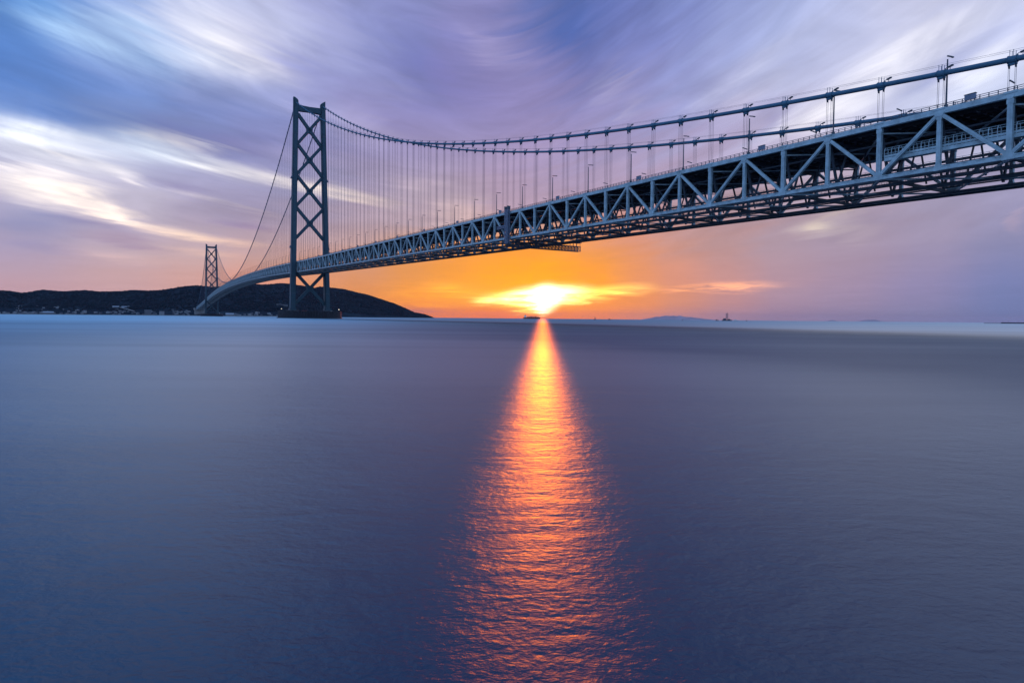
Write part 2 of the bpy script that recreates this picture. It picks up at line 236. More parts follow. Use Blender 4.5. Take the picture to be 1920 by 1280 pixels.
# ------------------------------------------------------------------ materials
def mat(name, color, rough=0.6, metal=0.0, var=0.0, scale=1.0, detail=4.0, color2=None, bump=0.0, spec=0.4, emit=None):
    m = bpy.data.materials.new(name); m.use_nodes = True; nt = m.node_tree; b = nt.nodes['Principled BSDF']
    b.inputs['Base Color'].default_value = (*color, 1); b.inputs['Roughness'].default_value = rough
    b.inputs['Metallic'].default_value = metal; b.inputs['Specular IOR Level'].default_value = spec
    if emit: b.inputs['Emission Color'].default_value = (*emit[0], 1); b.inputs['Emission Strength'].default_value = emit[1]
    if var or color2:
        tc = nt.nodes.new('ShaderNodeTexCoord'); n = nt.nodes.new('ShaderNodeTexNoise')
        n.inputs['Scale'].default_value = scale; n.inputs['Detail'].default_value = detail; n.inputs['Roughness'].default_value = 0.65
        nt.links.new(tc.outputs['Object'], n.inputs['Vector'])
        r = nt.nodes.new('ShaderNodeValToRGB'); r.color_ramp.elements[0].position = 0.3; r.color_ramp.elements[1].position = 0.72
        c2 = color2 or tuple(min(1, c * (1 + var)) for c in color)
        c1 = color if color2 else tuple(c * (1 - var) for c in color)
        r.color_ramp.elements[0].color = (*c1, 1); r.color_ramp.elements[1].color = (*c2, 1)
        nt.links.new(n.outputs[0], r.inputs[0]); nt.links.new(r.outputs[0], b.inputs['Base Color'])
        if bump:
            bp = nt.nodes.new('ShaderNodeBump'); bp.inputs['Strength'].default_value = bump; bp.inputs['Distance'].default_value = 1.0
            nt.links.new(n.outputs[0], bp.inputs['Height']); nt.links.new(bp.outputs[0], b.inputs['Normal'])
    return m
M = {}
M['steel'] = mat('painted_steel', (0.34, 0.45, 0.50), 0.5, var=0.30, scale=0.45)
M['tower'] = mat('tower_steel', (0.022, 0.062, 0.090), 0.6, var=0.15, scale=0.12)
M['inner'] = mat('inner_steel_shaded', (0.045, 0.065, 0.09), 0.6, var=0.3, scale=0.4)  # same steel, darkened in colour to stand in for shade inside the truss
M['cable'] = mat('cable_wrap', (0.075, 0.16, 0.24), 0.8, var=0.12, scale=0.2, spec=0.15)
M['rope'] = mat('hanger_sheath', (0.035, 0.045, 0.075), 0.8, var=0.1, scale=0.3)
M['dark'] = mat('dark_metal', (0.05, 0.07, 0.10), 0.5, var=0.2, scale=1.0)
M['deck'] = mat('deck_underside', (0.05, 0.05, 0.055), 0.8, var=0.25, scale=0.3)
M['concrete'] = mat('concrete', (0.24, 0.24, 0.25), 0.85, var=0.25, scale=0.15)
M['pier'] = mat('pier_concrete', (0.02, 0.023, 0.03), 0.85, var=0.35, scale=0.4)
M['fender'] = mat('fender_rubber', (0.035, 0.04, 0.055), 0.8, var=0.5, scale=0.5)
M['hill'] = mat('hill_haze_blue', (0.008, 0.016, 0.026), 0.9, color2=(0.028, 0.045, 0.060), scale=0.004, detail=8, spec=0.0)  # blue of the distant haze is mixed into the ground colour
M['tree'] = mat('canopy_haze_blue', (0.008, 0.015, 0.024), 0.95, color2=(0.020, 0.034, 0.046), scale=0.007, detail=6, spec=0.0)  # foliage tinted blue in place of the air in front of it
M['island'] = mat('island_haze_tint', (0.40, 0.31, 0.34), 0.9, var=0.3, scale=0.0008)  # base colour paled to imitate fading in distant haze
M['wall_pale'] = mat('house_wall_pale', (0.26, 0.27, 0.29), 0.8, var=0.2, scale=0.1)
M['wall_grey'] = mat('house_wall_grey', (0.13, 0.14, 0.16), 0.8, var=0.2, scale=0.1)
M['roof'] = mat('house_roof', (0.05, 0.055, 0.07), 0.7, var=0.3, scale=0.2)
M['roof_pale'] = mat('pale_roof', (0.30, 0.33, 0.38), 0.6, var=0.1, scale=0.1)
M['window'] = mat('dark_glass', (0.03, 0.04, 0.06), 0.15)
M['hull_red'] = mat('red_hull', (0.20, 0.05, 0.035), 0.5, var=0.3, scale=0.1)
M['ship_white'] = mat('ship_white', (0.6, 0.6, 0.6), 0.5, var=0.15, scale=0.2)
M['container'] = mat('container_paint', (0.22, 0.08, 0.05), 0.6, color2=(0.12, 0.14, 0.2), scale=0.08)
M['cabinet'] = mat('cabinet_paint', (0.16, 0.19, 0.27), 0.5, var=0.2, scale=0.8)
M['beacon'] = mat('beacon_light', (0.9, 0.85, 0.7), 0.4, emit=((1.0, 0.85, 0.6), 2.5))
M['rock'] = mat('armour_rock', (0.06, 0.06, 0.065), 0.9, var=0.4, scale=0.3)

def water_material():
    m = bpy.data.materials.new('sea_water'); m.use_nodes = True; nt = m.node_tree; nt.nodes.clear(); N = nt.nodes; L = nt.links
    def math_(op, a, b=None, clamp=False):
        n = N.new('ShaderNodeMath'); n.operation = op; n.use_clamp = clamp
        for i, v in enumerate((a, b)):
            if v is None: continue
            if isinstance(v, (int, float)): n.inputs[i].default_value = v
            else: L.new(v, n.inputs[i])
        return n.outputs[0]
    g = N.new('ShaderNodeNewGeometry'); pos = g.outputs['Position']
    ln = N.new('ShaderNodeVectorMath'); ln.operation = 'LENGTH'; L.new(pos, ln.inputs[0]); dist = ln.outputs['Value']
    def wave(sx, sy, rot, detail, rough, dst=0.0):
        mp = N.new('ShaderNodeMapping'); L.new(pos, mp.inputs[0]); mp.inputs[2].default_value = (0, 0, rot); mp.inputs[3].default_value = (sx, sy, 1)
        n = N.new('ShaderNodeTexNoise'); n.inputs['Scale'].default_value = 1.0; n.inputs['Detail'].default_value = detail
        n.inputs['Roughness'].default_value = rough; n.inputs['Distortion'].default_value = dst; L.new(mp.outputs[0], n.inputs['Vector'])
        return n.outputs[0]
    near = math_('DIVIDE', 45.0, math_('ADD', dist, 45.0))                # ripples calm down away from the shore
    mid = math_('DIVIDE', 160.0, math_('ADD', dist, 160.0))
    rip = wave(11.0, 15.0, 0.08, 3.0, 0.6, 0.3)
    swl = wave(2.2, 4.2, -0.06, 3.0, 0.55, 0.3)
    chop = wave(0.8, 1.15, 0.05, 3.0, 0.6, 0.5); lap = wave(0.22, 0.34, -0.1, 3.0, 0.6, 0.6)
    out = math_('DIVIDE', 300.0, math_('ADD', dist, 300.0))
    h = math_('ADD', math_('MULTIPLY', math_('MULTIPLY', rip, near), WAVE_FINE), math_('MULTIPLY', math_('MULTIPLY', swl, mid), WAVE_BROAD))
    h = math_('ADD', h, math_('MULTIPLY', out, math_('ADD', math_('MULTIPLY', chop, WAVE_CHOP), math_('MULTIPLY', lap, WAVE_LAP))))
    bp = N.new('ShaderNodeBump'); bp.inputs['Strength'].default_value = 1.0; bp.inputs['Distance'].default_value = 1.0; L.new(h, bp.inputs['Height'])
    # wind lanes: broad bands of rougher and smoother water
    lane = wave(0.0011, 0.006, 0.12, 4.0, 0.55, 0.6)
    lane2 = wave(0.010, 0.045, -0.05, 4.0, 0.6, 0.5)
    far = math_('DIVIDE', dist, math_('ADD', dist, 130.0))
    ro = math_('ADD', math_('ADD', WATER_ROUGH - 0.10, math_('MULTIPLY', far, WATER_FAR)), math_('ADD', math_('MULTIPLY', lane, 0.14), math_('MULTIPLY', lane2, 0.10)))
    gl = N.new('ShaderNodeBsdfGlossy'); gl.distribution = 'BECKMANN'; gl.inputs['Color'].default_value = (0.91, 0.96, 0.94, 1)
    L.new(ro, gl.inputs['Roughness']); L.new(math_('ADD', WATER_ANISO, math_('MULTIPLY', far, 0.64)), gl.inputs['Anisotropy'])   # swell rolls in along Y: crests lie across
    tg = N.new('ShaderNodeCombineXYZ'); tg.inputs[0].default_value = 1.0; L.new(tg.outputs[0], gl.inputs['Tangent']); L.new(bp.outputs[0], gl.inputs['Normal'])
    df = N.new('ShaderNodeBsdfDiffuse'); df.inputs['Color'].default_value = WATER_BODY
    fr = N.new('ShaderNodeFresnel'); fr.inputs['IOR'].default_value = 1.46
    lanes = math_('ADD', 0.42, math_('ADD', math_('MULTIPLY', lane, 0.55), math_('MULTIPLY', lane2, 0.65)))
    # a belt of slack, darker water some 60-200 m out
    def ramp(a, b):
        n = N.new('ShaderNodeMapRange'); n.interpolation_type = 'SMOOTHSTEP'; n.inputs[1].default_value = a; n.inputs[2].default_value = b
        L.new(math_('MULTIPLY', math_('MULTIPLY', dist, side), math_('ADD', 0.25, math_('MULTIPLY', lane3, 1.5))), n.inputs[0]); return n.outputs[0]
    sx = N.new('ShaderNodeSeparateXYZ'); L.new(pos, sx.inputs[0]); across = math_('DIVIDE', sx.outputs[0], math_('ADD', dist, 1.0))
    side = math_('ADD', 1.0, math_('MULTIPLY', math_('MAXIMUM', across, 0.0), 2.4))     # it lies closer in towards the bridge
    lane3 = wave(0.004, 0.012, 0.3, 3.0, 0.5, 0.3)
    belt = math_('MULTIPLY', ramp(38.0, 85.0), math_('SUBTRACT', 1.0, ramp(170.0, 420.0)))
    lanes = math_('MULTIPLY', lanes, math_('SUBTRACT', 1.0, math_('MULTIPLY', math_('MULTIPLY', belt, math_('MAXIMUM', math_('ADD', 1.0, math_('MULTIPLY', across, 2.2), clamp=True), 0.45)), 0.36)))
    ff = math_('DIVIDE', math_('MULTIPLY', math_('MULTIPLY', fr.outputs[0], lanes), WATER_REFL), math_('ADD', 1.0, math_('MULTIPLY', fr.outputs[0], 1.1)), clamp=True)   # a ruffled sea never mirrors fully at grazing angles
    mx = N.new('ShaderNodeMixShader'); L.new(ff, mx.inputs[0]); L.new(df.outputs[0], mx.inputs[1]); L.new(gl.outputs[0], mx.inputs[2])
    o = N.new('ShaderNodeOutputMaterial'); L.new(mx.outputs[0], o.inputs[0])
    return m
WAVE_CHOP, WAVE_LAP = 0.030, 0.055
WAVE_FINE, WAVE_BROAD, WATER_ROUGH, WATER_REFL, WATER_FAR, WATER_ANISO = 0.0115, 0.020, 0.40, 1.22, 0.14, 0.0
WATER_BODY = (0.001, 0.024, 0.066, 1)

# ------------------------------------------------------------------ helpers
class MB:
    """Collects boxes, bars and tubes and links them as one mesh object."""
    def __init__(s): s.v = []; s.f = []; s.mi = []; s.cur = 0
    def quadbox(s, c8):
        n = len(s.v); s.v += [tuple(p) for p in c8]
        fs = [(0, 3, 2, 1), (4, 5, 6, 7), (0, 1, 5, 4), (1, 2, 6, 5), (2, 3, 7, 6), (3, 0, 4, 7)]
        s.f += [tuple(n + i for i in q) for q in fs]; s.mi += [s.cur] * 6
    def box(s, x0, x1, y0, y1, z0, z1):
        s.quadbox([(x0, y0, z0), (x1, y0, z0), (x1, y1, z0), (x0, y1, z0), (x0, y0, z1), (x1, y0, z1), (x1, y1, z1), (x0, y1, z1)])
    def beam(s, a, b, w, h, up=(0, 0, 1), w2=None, h2=None):
        a = Vector(a); b = Vector(b); d = (b - a).normalized(); up = Vector(up)
        if abs(d.dot(up)) > 0.98: up = Vector((1, 0, 0))
        sd = up.cross(d).normalized(); u = d.cross(sd).normalized(); w2 = w if w2 is None else w2; h2 = h if h2 is None else h2
        p = []
        for q, ww, hh in ((a, w, h), (b, w2, h2)):
            for i, j in ((-1, -1), (1, -1), (1, 1), (-1, 1)): p.append(q + sd * (i * ww / 2) + u * (j * hh / 2))
        s.quadbox(p)
    def tube(s, pts, r, n=8, cap=True):
        pts = [Vector(p) for p in pts]; base = len(s.v)
        for i, p in enumerate(pts):
            d = (pts[min(i + 1, len(pts) - 1)] - pts[max(i - 1, 0)]).normalized()
            up = Vector((0, 0, 1)) if abs(d.z) < 0.97 else Vector((1, 0, 0))
            sd = up.cross(d).normalized(); u = d.cross(sd); rr = r[i] if isinstance(r, (list, tuple)) else r
            for k in range(n):
                a = 2 * math.pi * (k + 0.5) / n; s.v.append(tuple(p + sd * (rr * math.cos(a)) + u * (rr * math.sin(a))))
        for i in range(len(pts) - 1):
            for k in range(n):
                a = base + i * n + k; b = base + i * n + (k + 1) % n
                s.f.append((a, b, b + n, a + n)); s.mi.append(s.cur)
        if cap:
            s.f.append(tuple(base + k for k in reversed(range(n)))); s.f.append(tuple(base + (len(pts) - 1) * n + k for k in range(n))); s.mi += [s.cur] * 2
    def prism(s, ring0, ring1):
        n = len(ring0); b = len(s.v); s.v += [tuple(p) for p in ring0] + [tuple(p) for p in ring1]
        for k in range(n): s.f.append((b + k, b + (k + 1) % n, b + n + (k + 1) % n, b + n + k)); s.mi.append(s.cur)
        s.f.append(tuple(b + k for k in reversed(range(n)))); s.f.append(tuple(b + n + k for k in range(n))); s.mi += [s.cur] * 2
    def data(s, name, mats):
        me = bpy.data.meshes.new(name); me.from_pydata(s.v, [], s.f)
        for m in (mats if isinstance(mats, (list, tuple)) else [mats]): me.materials.append(m)
        if any(s.mi): me.polygons.foreach_set('material_index', s.mi)
        me.update(); return me
    def build(s, name, mats, parent=None, smooth=False):
        o = bpy.data.objects.new(name, s.data(name, mats)); C.objects.link(o)
        if parent: o.parent = parent
        if smooth: o.data.polygons.foreach_set('use_smooth', [True] * len(o.data.polygons))
        return o
def tag(o, label=None, cat=None, group=None, kind=None):
    for k, v in (('label', label), ('category', cat), ('group', group), ('kind', kind)):
        if v: o[k] = v
    return o
def empty(name, loc=(0, 0, 0), rz=0.0, parent=None):
    o = bpy.data.objects.new(name, None); C.objects.link(o); o.location = loc; o.rotation_euler = (0, 0, rz); o.empty_display_size = 2
    if parent: o.parent = parent
    return o
def copy_tree(o, parent=None):
    c = o.copy(); C.objects.link(c)
    if parent: c.parent = parent
    for ch in list(o.children): copy_tree(ch, c)
    return c
def polar(az, r, z=0.0):
    a = math.radians(az); return Vector((r * math.sin(a), r * math.cos(a), z))
ONES = 'zeroth first second third fourth fifth sixth seventh eighth ninth tenth eleventh twelfth thirteenth fourteenth fifteenth sixteenth seventeenth eighteenth nineteenth'.split()
TENS = ['', '', 'twent', 'thirt', 'fort', 'fift', 'sixt', 'sevent', 'eight', 'ninet']
def ordinal(n):
    if n < 20: return ONES[n]
    return TENS[n // 10] + ('ieth' if n % 10 == 0 else 'y-' + ONES[n % 10])

# ------------------------------------------------------------------ water
bm = MB()
R = [0, 20, 60, 150, 400, 1000, 3000, 8000, 20000, 45000, 82000]; NS = 64
bm.v.append((0, 0, 0))
for r in R[1:]:
    for k in range(NS): a = 2 * math.pi * k / NS; bm.v.append((r * math.cos(a), r * math.sin(a), 0))
for k in range(NS): bm.f.append((0, 1 + k, 1 + (k + 1) % NS)); bm.mi.append(0)
for i in range(len(R) - 2):
    for k in range(NS):
        a = 1 + i * NS + k; b = 1 + i * NS + (k + 1) % NS; bm.f.append((a, a + NS, b + NS, b)); bm.mi.append(0)
tag(bm.build('water', water_material()), kind='structure')

# ------------------------------------------------------------------ bridge geometry
A = 0.50839; P0 = Vector((-280.74, 870.14, 0)); PANEL = 14.2; S0 = 829.167; SPAN = 1991.0; HALF = 17.75; DEPTH = 13.24
S_NEAR, S_FAR = 957.0, -2951.0
def zu(s):
    if s < -SPAN: s = -SPAN - s
    if s >= 0: return 76.61 - 0.0315 * s + 1.57e-6 * s * s
    q = -s; return 76.61 + 0.0373 * q * (1 - q / SPAN)
def zl(s): return zu(s) - DEPTH
def zc(s):
    if s < -SPAN: s = -SPAN - s
    if s >= 0: return 293.13 - 0.44905 * s + 0.00040252 / 2 * s * s
    q = -s / SPAN; return 293.13 - 4 * 196.74 * q * (1 - q)
def S(k): return S0 - PANEL * k
KS = list(range(-9, 267))
bridge = empty('suspension_bridge', P0, A - math.pi / 2)
tag(bridge, 'long blue-grey steel suspension bridge with two tall cross-braced towers over the strait', 'bridge')
def bridge_point(s, y, z): return bridge.matrix_basis @ Vector((s, y, z))

# --- towers
def leg_mb(side):
    m = MB(); zs = [10 + 24.0 * i for i in range(12)] + [290.5]
    def cy(z): return side * (23.25 + (17.75 - 23.25) * (z - 10) / 288.0)
    def ring(z, grow=0.0, slope=False):
        t = (z - 10) / 288.0; Lh = 7.4 - 2.9 * t + grow; W = 3.3 - 0.2 * t + grow; n1, n2 = 1.7, 1.0
        pr = [(-Lh + n1, -W), (Lh - n1, -W), (Lh - n1, -W + n2), (Lh, -W + n2), (Lh, W - n2), (Lh - n1, W - n2), (Lh - n1, W), (-Lh + n1, W), (-Lh + n1, W - n2), (-Lh, W - n2), (-Lh, -W + n2), (-Lh + n1, -W + n2)]
        out = []
        for x, y in pr:
            zz = z
            if slope: zz = 295.0 + 4.3 * (0.5 + 0.5 * side * y / W)
            out.append((x, cy(z) + y, zz))
        return out
    for a, b in zip(zs[:-1], zs[1:]): m.prism(ring(a), ring(b))
    m.prism(ring(290.5), ring(290.5, 0, True))
    m.cur = 1
    for z in zs[1:-1]: m.prism(ring(z - 0.3, 0.10), ring(z + 0.3, 0.10))
    m.cur = 0
    m.prism(ring(10, 1.1), ring(13.5, 1.1))
    return m
def tower(s0, label):
    t = empty('tower', (s0, 0, 0), 0, bridge); tag(t, label)
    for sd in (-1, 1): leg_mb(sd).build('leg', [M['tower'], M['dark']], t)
    def cy(z): return 23.25 + (17.75 - 23.25) * (z - 10) / 288.0
    for z in (96.0, 190.0):
        for sd in (-1, 1):
            m = MB(); y = sd * (cy(z) + 3.1); m.box(-3, 3, min(y, y + sd * 2.2), max(y, y + sd * 2.2), z, z + 0.4); m.box(-1.0, 1.0, min(y, y + sd * 1.6), max(y, y + sd * 1.6), z + 0.4, z + 2.8)
            for x in (-2.9, 0, 2.9): m.beam((x, y + sd * 2.1, z + 0.4), (x, y + sd * 2.1, z + 1.6), 0.12, 0.12)
            m.beam((-3, y + sd * 2.1, z + 1.6), (3, y + sd * 2.1, z + 1.6), 0.1, 0.1); m.build('platform', M['cabinet'], t)
    m = MB(); yi = cy(285) - 2.6
    ringa = [(-2.7, -yi, 281.2), (-2.7, -yi, 289.2), (-2.7, 0, 288.6), (-2.7, yi, 289.2), (-2.7, yi, 281.2), (-2.7, 0, 281.9)]
    m.prism([(-2.7, y, z) for _, y, z in ringa], [(2.7, y, z) for _, y, z in ringa]); m.build('top_strut', M['tower'], t)
    for zc_, hh in ((257.3, 20.4), (216.6, 20.4), (174.0, 20.6), (130.2, 21.0), (41.1, 22.0)):
        m = MB()
        for sg in (1, -1):
            a = Vector((0, -sg * (cy(zc_ - hh) - 2.7), zc_ - hh)); b = Vector((0, sg * (cy(zc_ + hh) - 2.7), zc_ + hh))
            ex = 4.0 if sg > 0 else 3.9
            m.beam(a, b, ex, 4.3, (1, 0, 0))
        # rounded centre plate
        pr = []
        for i in range(4):
            base = math.pi / 2 * i
            for j in range(7):
                u = j / 6.0; ang = base + u * math.pi / 2; rr = 5.9 - 2.1 * math.sin(u * math.pi) ** 0.7 if False else 6.6 - 2.6 * math.sin(u * math.pi) ** 0.8
                pr.append((rr * math.cos(ang + math.pi / 4), rr * math.sin(ang + math.pi / 4)))
        pr = pr[:7] + pr[8:14] + pr[15:21] + pr[22:27] if False else [p for i, p in enumerate(pr) if i % 7 != 6]
        m.prism([(-1.93, y, zc_ + z) for y, z in pr], [(1.93, y, zc_ + z) for y, z in pr])
        m.build('cross_brace', M['tower'], t)
    m = MB(); r0 = 40.0
    def circ(r, z, n=72): return [(r * math.cos(2 * math.pi * i / n), r * math.sin(2 * math.pi * i / n), z) for i in range(n)]
    m.prism(circ(r0, -3), circ(r0, 9.6)); m.build('foundation', M['pier'], t)
    m = MB(); n = 132
    for i in range(n):
        a = 2 * math.pi * (i + 0.5) / n; hgt = 10.2 + 0.5 * random.random(); r1, r2 = 40.1, 42.0
        if i % 11 == 0: hgt = 8.3
        da = 0.013
        p = [(r1 * math.cos(a - da), r1 * math.sin(a - da)), (r2 * math.cos(a - da), r2 * math.sin(a - da)), (r2 * math.cos(a + da), r2 * math.sin(a + da)), (r1 * math.cos(a + da), r1 * math.sin(a + da))]
        m.prism([(x, y, 1.2) for x, y in p], [(x, y, hgt) for x, y in p])
    m.prism(circ(43.4, -3), circ(43.4, 1.3)); m.build('fender', M['fender'], t)
    for sd in (-1, 1):
        m = MB(); m.box(-10.5, 10.5, sd * 23.25 - 6.0, sd * 23.25 + 6.0, 9.6, 10.9); m.build('pedestal', M['concrete'], t)
    return t
tower(0.0, 'near steel tower with crossed braces on a round fendered pier')
tower(-SPAN, 'far tower with crossed braces standing off the opposite shore')
m = MB(); m.box(-2999, -2951, -26, 26, -2, 33); m.box(-2999, -2962, -30, -22, 33, 44); m.box(-2999, -2962, 22, 30, 33, 44); m.box(-3140, -2999, -15, 15, 36, 41)
for x in (-3040, -3085, -3130): m.box(x - 2, x + 2, -9, 9, 0, 36)
m.build('anchorage', M['concrete'], bridge)

# --- truss
def chord(name, y, up):
    m = MB(); w, h = (1.0, 1.25) if up else (0.95, 1.0); f = zu if up else zl
    for k in KS[:-1]:
        a, b = S(k), S(k + 1); m.beam((a, y, f(a)), (b, y, f(b)), w, h)
    sg = -1 if y < 0 else 1
    for k in KS[:120]:
        s = S(k); z = f(s)
        apex = (k % 2 == 1) == up
        hw, dn = (1.25, 1.2) if apex else (0.8, 0.95)
        zz = -1 if up else 1
        pr = [(-hw, 0.60 * -zz), (hw, 0.60 * -zz), (hw, 0.3 * zz), (hw * 0.55, dn * zz), (-hw * 0.55, dn * zz), (-hw, 0.3 * zz)]
        if zz > 0: pr = pr[::-1]
        m.prism([(s + x, y - 0.56, z + q + 0.02) for x, q in pr], [(s + x, y + 0.56, z + q + 0.02) for x, q in pr])
        if up: m.box(s - 1.25, s + 1.25, y - 0.66, y + 0.66, z + 0.30, z + 0.78)
    if not up:
        for k in KS[:120]:                       # bolted splice strips along the chord
            for j in range(4):
                s = S(k) - PANEL * (j + 0.5) / 4; m.box(s - 0.9, s + 0.9, y - 0.60, y + 0.60, zl(s) + 0.28, zl(s) + 0.40)
    return m.build(name, M['steel'], bridge)
for y in (-HALF, HALF):
    chord('upper_chord', y, True); chord('lower_chord', y, False)
def vertical_mb(m, k, y):
    s = S(k); w = 0.92 if k % 2 else 1.06
    m.beam((s, y, zl(s) + 0.55), (s, y, zu(s) - 0.6), 0.86, w)
    if k < 60: m.beam((s, y, zl(s) + 0.55), (s, y, zu(s) - 1.5), 1.0, 0.16); m.beam((s, y, zu(s) - 1.9), (s, y, zu(s) - 0.9), 0.94, w + 0.3)
def diagonal_mb(m, k, y):                          # panel between node k and k+1
    a, b = (S(k), S(k + 1)) if k % 2 else (S(k + 1), S(k)) # a upper, b lower
    pa = Vector((a, y, zu(a) - 0.35)); pb = Vector((b, y, zl(b) + 0.35)); d = (pb - pa).normalized()
    m.beam(pa + d * 0.9, pb - d * 0.9, 0.80, 0.82, (0, 1, 0))
    if k < 60: m.beam(pa + d * 1.6, pb - d * 1.6, 0.14, 0.94, (0, 1, 0))
NEAR_N = 100
for k in KS[:NEAR_N]:
    m = MB(); vertical_mb(m, k, -HALF); m.build('vertical_post', M['steel'], bridge)
    m = MB(); diagonal_mb(m, k, -HALF); m.build('diagonal_brace', M['steel'], bridge)
m = MB(); m2 = MB()
for k in KS[NEAR_N:-1]: vertical_mb(m, k, -HALF); diagonal_mb(m2, k, -HALF)
for k in KS[:-1]: vertical_mb(m, k, HALF); diagonal_mb(m2, k, HALF)
tag(m.build('vertical_post', M['steel'], bridge), kind='stuff'); tag(m2.build('diagonal_brace', M['steel'], bridge), kind='stuff')

def frame_mb(m, k):
    s = S(k); U, Lw = zu(s), zl(s)
    m.beam((s, -17.2, U - 0.95), (s, 17.2, U - 0.95), 0.55, 1.5)
    if k % 2 == 0: m.beam((s, -17.2, Lw - 0.02), (s, 17.2, Lw - 0.02), 0.5, 0.8)
    for yb, tops in ((-13.3, (-17.0, -8.9)), (13.3, (8.9, 17.0))):
        for yt in tops:
            w = 0.62 if abs(yt) > 16 else 0.5
            m.beam((s, yb, Lw + 0.4), (s, yt, U - 1.6), w, w - 0.06, (1, 0, 0))
    for yb in (-4.45, 4.45): m.beam((s, yb, Lw + 1.0), (s, yb * 0.1, U - 1.6), 0.36, 0.34, (1, 0, 0))
def lateral(m, k, up):
    a, b = S(k), S(k + 2); f = (lambda s: zu(s) - 1.95) if up else (lambda s: zl(s) - 0.28); w = 0.42 if up else 0.5
    return [((a, -17.2, f(a)), (b, 17.2, f(b)), w), ((b, -17.2, f(b)), (a, 17.2, f(a) + 0.03), w)]
FN = 100
for k in KS[:FN]:
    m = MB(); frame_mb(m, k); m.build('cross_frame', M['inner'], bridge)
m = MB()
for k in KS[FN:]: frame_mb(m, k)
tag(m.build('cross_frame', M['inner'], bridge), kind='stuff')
evens = [k for k in KS if k % 2 == 0 and k + 2 in KS]
for k in evens[:50]:
    for a, b, w in lateral(None, k, False):
        m = MB(); m.beam(a, b, w * 0.8, w - 0.12); m.build('lateral_brace', M['steel'], bridge)
m = MB()
for k in evens[50:]:
    for a, b, w in lateral(None, k, False): m.beam(a, b, w, w - 0.08)
for k in evens[:60]:
    for a, b, w in lateral(None, k, True): m.beam(a, b, w, w - 0.1)
tag(m.build('lateral_brace', M['steel'], bridge), kind='stuff')

# --- deck, stringers, walkways
def ribbon(y0, y1, f, d0, d1, mat_, name, parent=bridge, k0=0, k1=None):
    m = MB(); ks = KS[k0:k1]
    for k in ks[:-1]:
        a, b = S(k), S(k + 1)
        m.quadbox([(b, y0, f(b) + d0), (a, y0, f(a) + d0), (a, y1, f(a) + d0), (b, y1, f(b) + d0), (b, y0, f(b) + d1), (a, y0, f(a) + d1), (a, y1, f(a) + d1), (b, y1, f(b) + d1)])
    return m.build(name, mat_, parent)
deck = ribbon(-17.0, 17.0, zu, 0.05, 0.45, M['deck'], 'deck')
for y in (-14, -11, -8, -5, -2, 2, 5, 8, 11, 14): ribbon(y - 0.16, y + 0.16, zu, -0.75, 0.03, M['deck'], 'stringer')
m = MB()
for k in KS[:75]:
    for j in range(4):
        s = S(k) - PANEL * (j + 0.5) / 4
        for y0, y1 in ((-13.7, -11.3), (-10.7, -8.3), (-7.7, -5.3), (-4.7, -2.3), (2.3, 4.7), (5.3, 7.7), (8.3, 10.7), (11.3, 13.7)): m.box(s - 0.14, s + 0.14, y0, y1, zu(s) - 0.45, zu(s) + 0.02)
tag(m.build('deck_rib', M['concrete'], bridge), kind='stuff')  # lighter material imitates light catching the ribs under the dark deck
def railing(y, f, base, hgt, step, rails, k0, k1, name, parent, mat_, r=0.05, post=0.09):
    m = MB(); ks = KS[k0:k1]; n = int(round(PANEL / step))
    for k in ks[:-1]:
        a, b = S(k), S(k + 1)
        for q in rails: m.beam((a, y, f(a) + base + hgt * q), (b, y, f(b) + base + hgt * q), r * 2, r * 2)
        for j in range(n):
            s = a - PANEL * (j + 0.5) / n; m.beam((s, y, f(s) + base), (s, y, f(s) + base + hgt), post * 1.1, post * 1.3)
    return m.build(name, mat_, parent)
railing(-17.35, zu, 0.60, 1.25, PANEL / 8, (1.0, 0.66, 0.33), 0, None, 'railing', deck, M['dark'], 0.055, 0.12)
railing(17.35, zu, 0.60, 1.25, PANEL / 8, (1.0, 0.66, 0.33), 0, None, 'railing', deck, M['dark'], 0.055, 0.12)
def inspection_walkway(y, base, k1, pickets):
    w = ribbon(y - 0.75, y + 0.75, zl, base, base + 0.16, M['inner'], 'inspection_walkway', bridge, 0, k1)
    for dy in (-0.7, 0.7): railing(y + dy, zl, base + 0.16, 1.15, PANEL / pickets, (1.0, 0.5), 0, k1, 'railing', w, M['dark'], 0.035, 0.05)
inspection_walkway(14.9, 1.1, 90, 10); inspection_walkway(14.9, 5.6, 90, 20); inspection_walkway(0.0, 0.95, 90, 10); inspection_walkway(-15.6, 0.95, 90, 8)
for y, b in ((-9.0, 0.62), (9.0, 0.62)): ribbon(y - 0.25, y + 0.25, zl, b, b + 0.9, M['inner'], 'longitudinal_girder')
for y in (-11.8, 0.0, 11.8, 16.6): ribbon(y - 0.17, y + 0.17, zl, -1.25, -0.62, M['inner'], 'gantry_rail')
m = MB(); m.tube([(S(k), 16.3, zu(S(k)) - 4.4) for k in KS[:110]], 0.36, 8); m.tube([(S(k), -13.0, zu(S(k)) - 3.6) for k in KS[:110]], 0.30, 8); m.build('service_pipe', M['inner'], bridge, True)

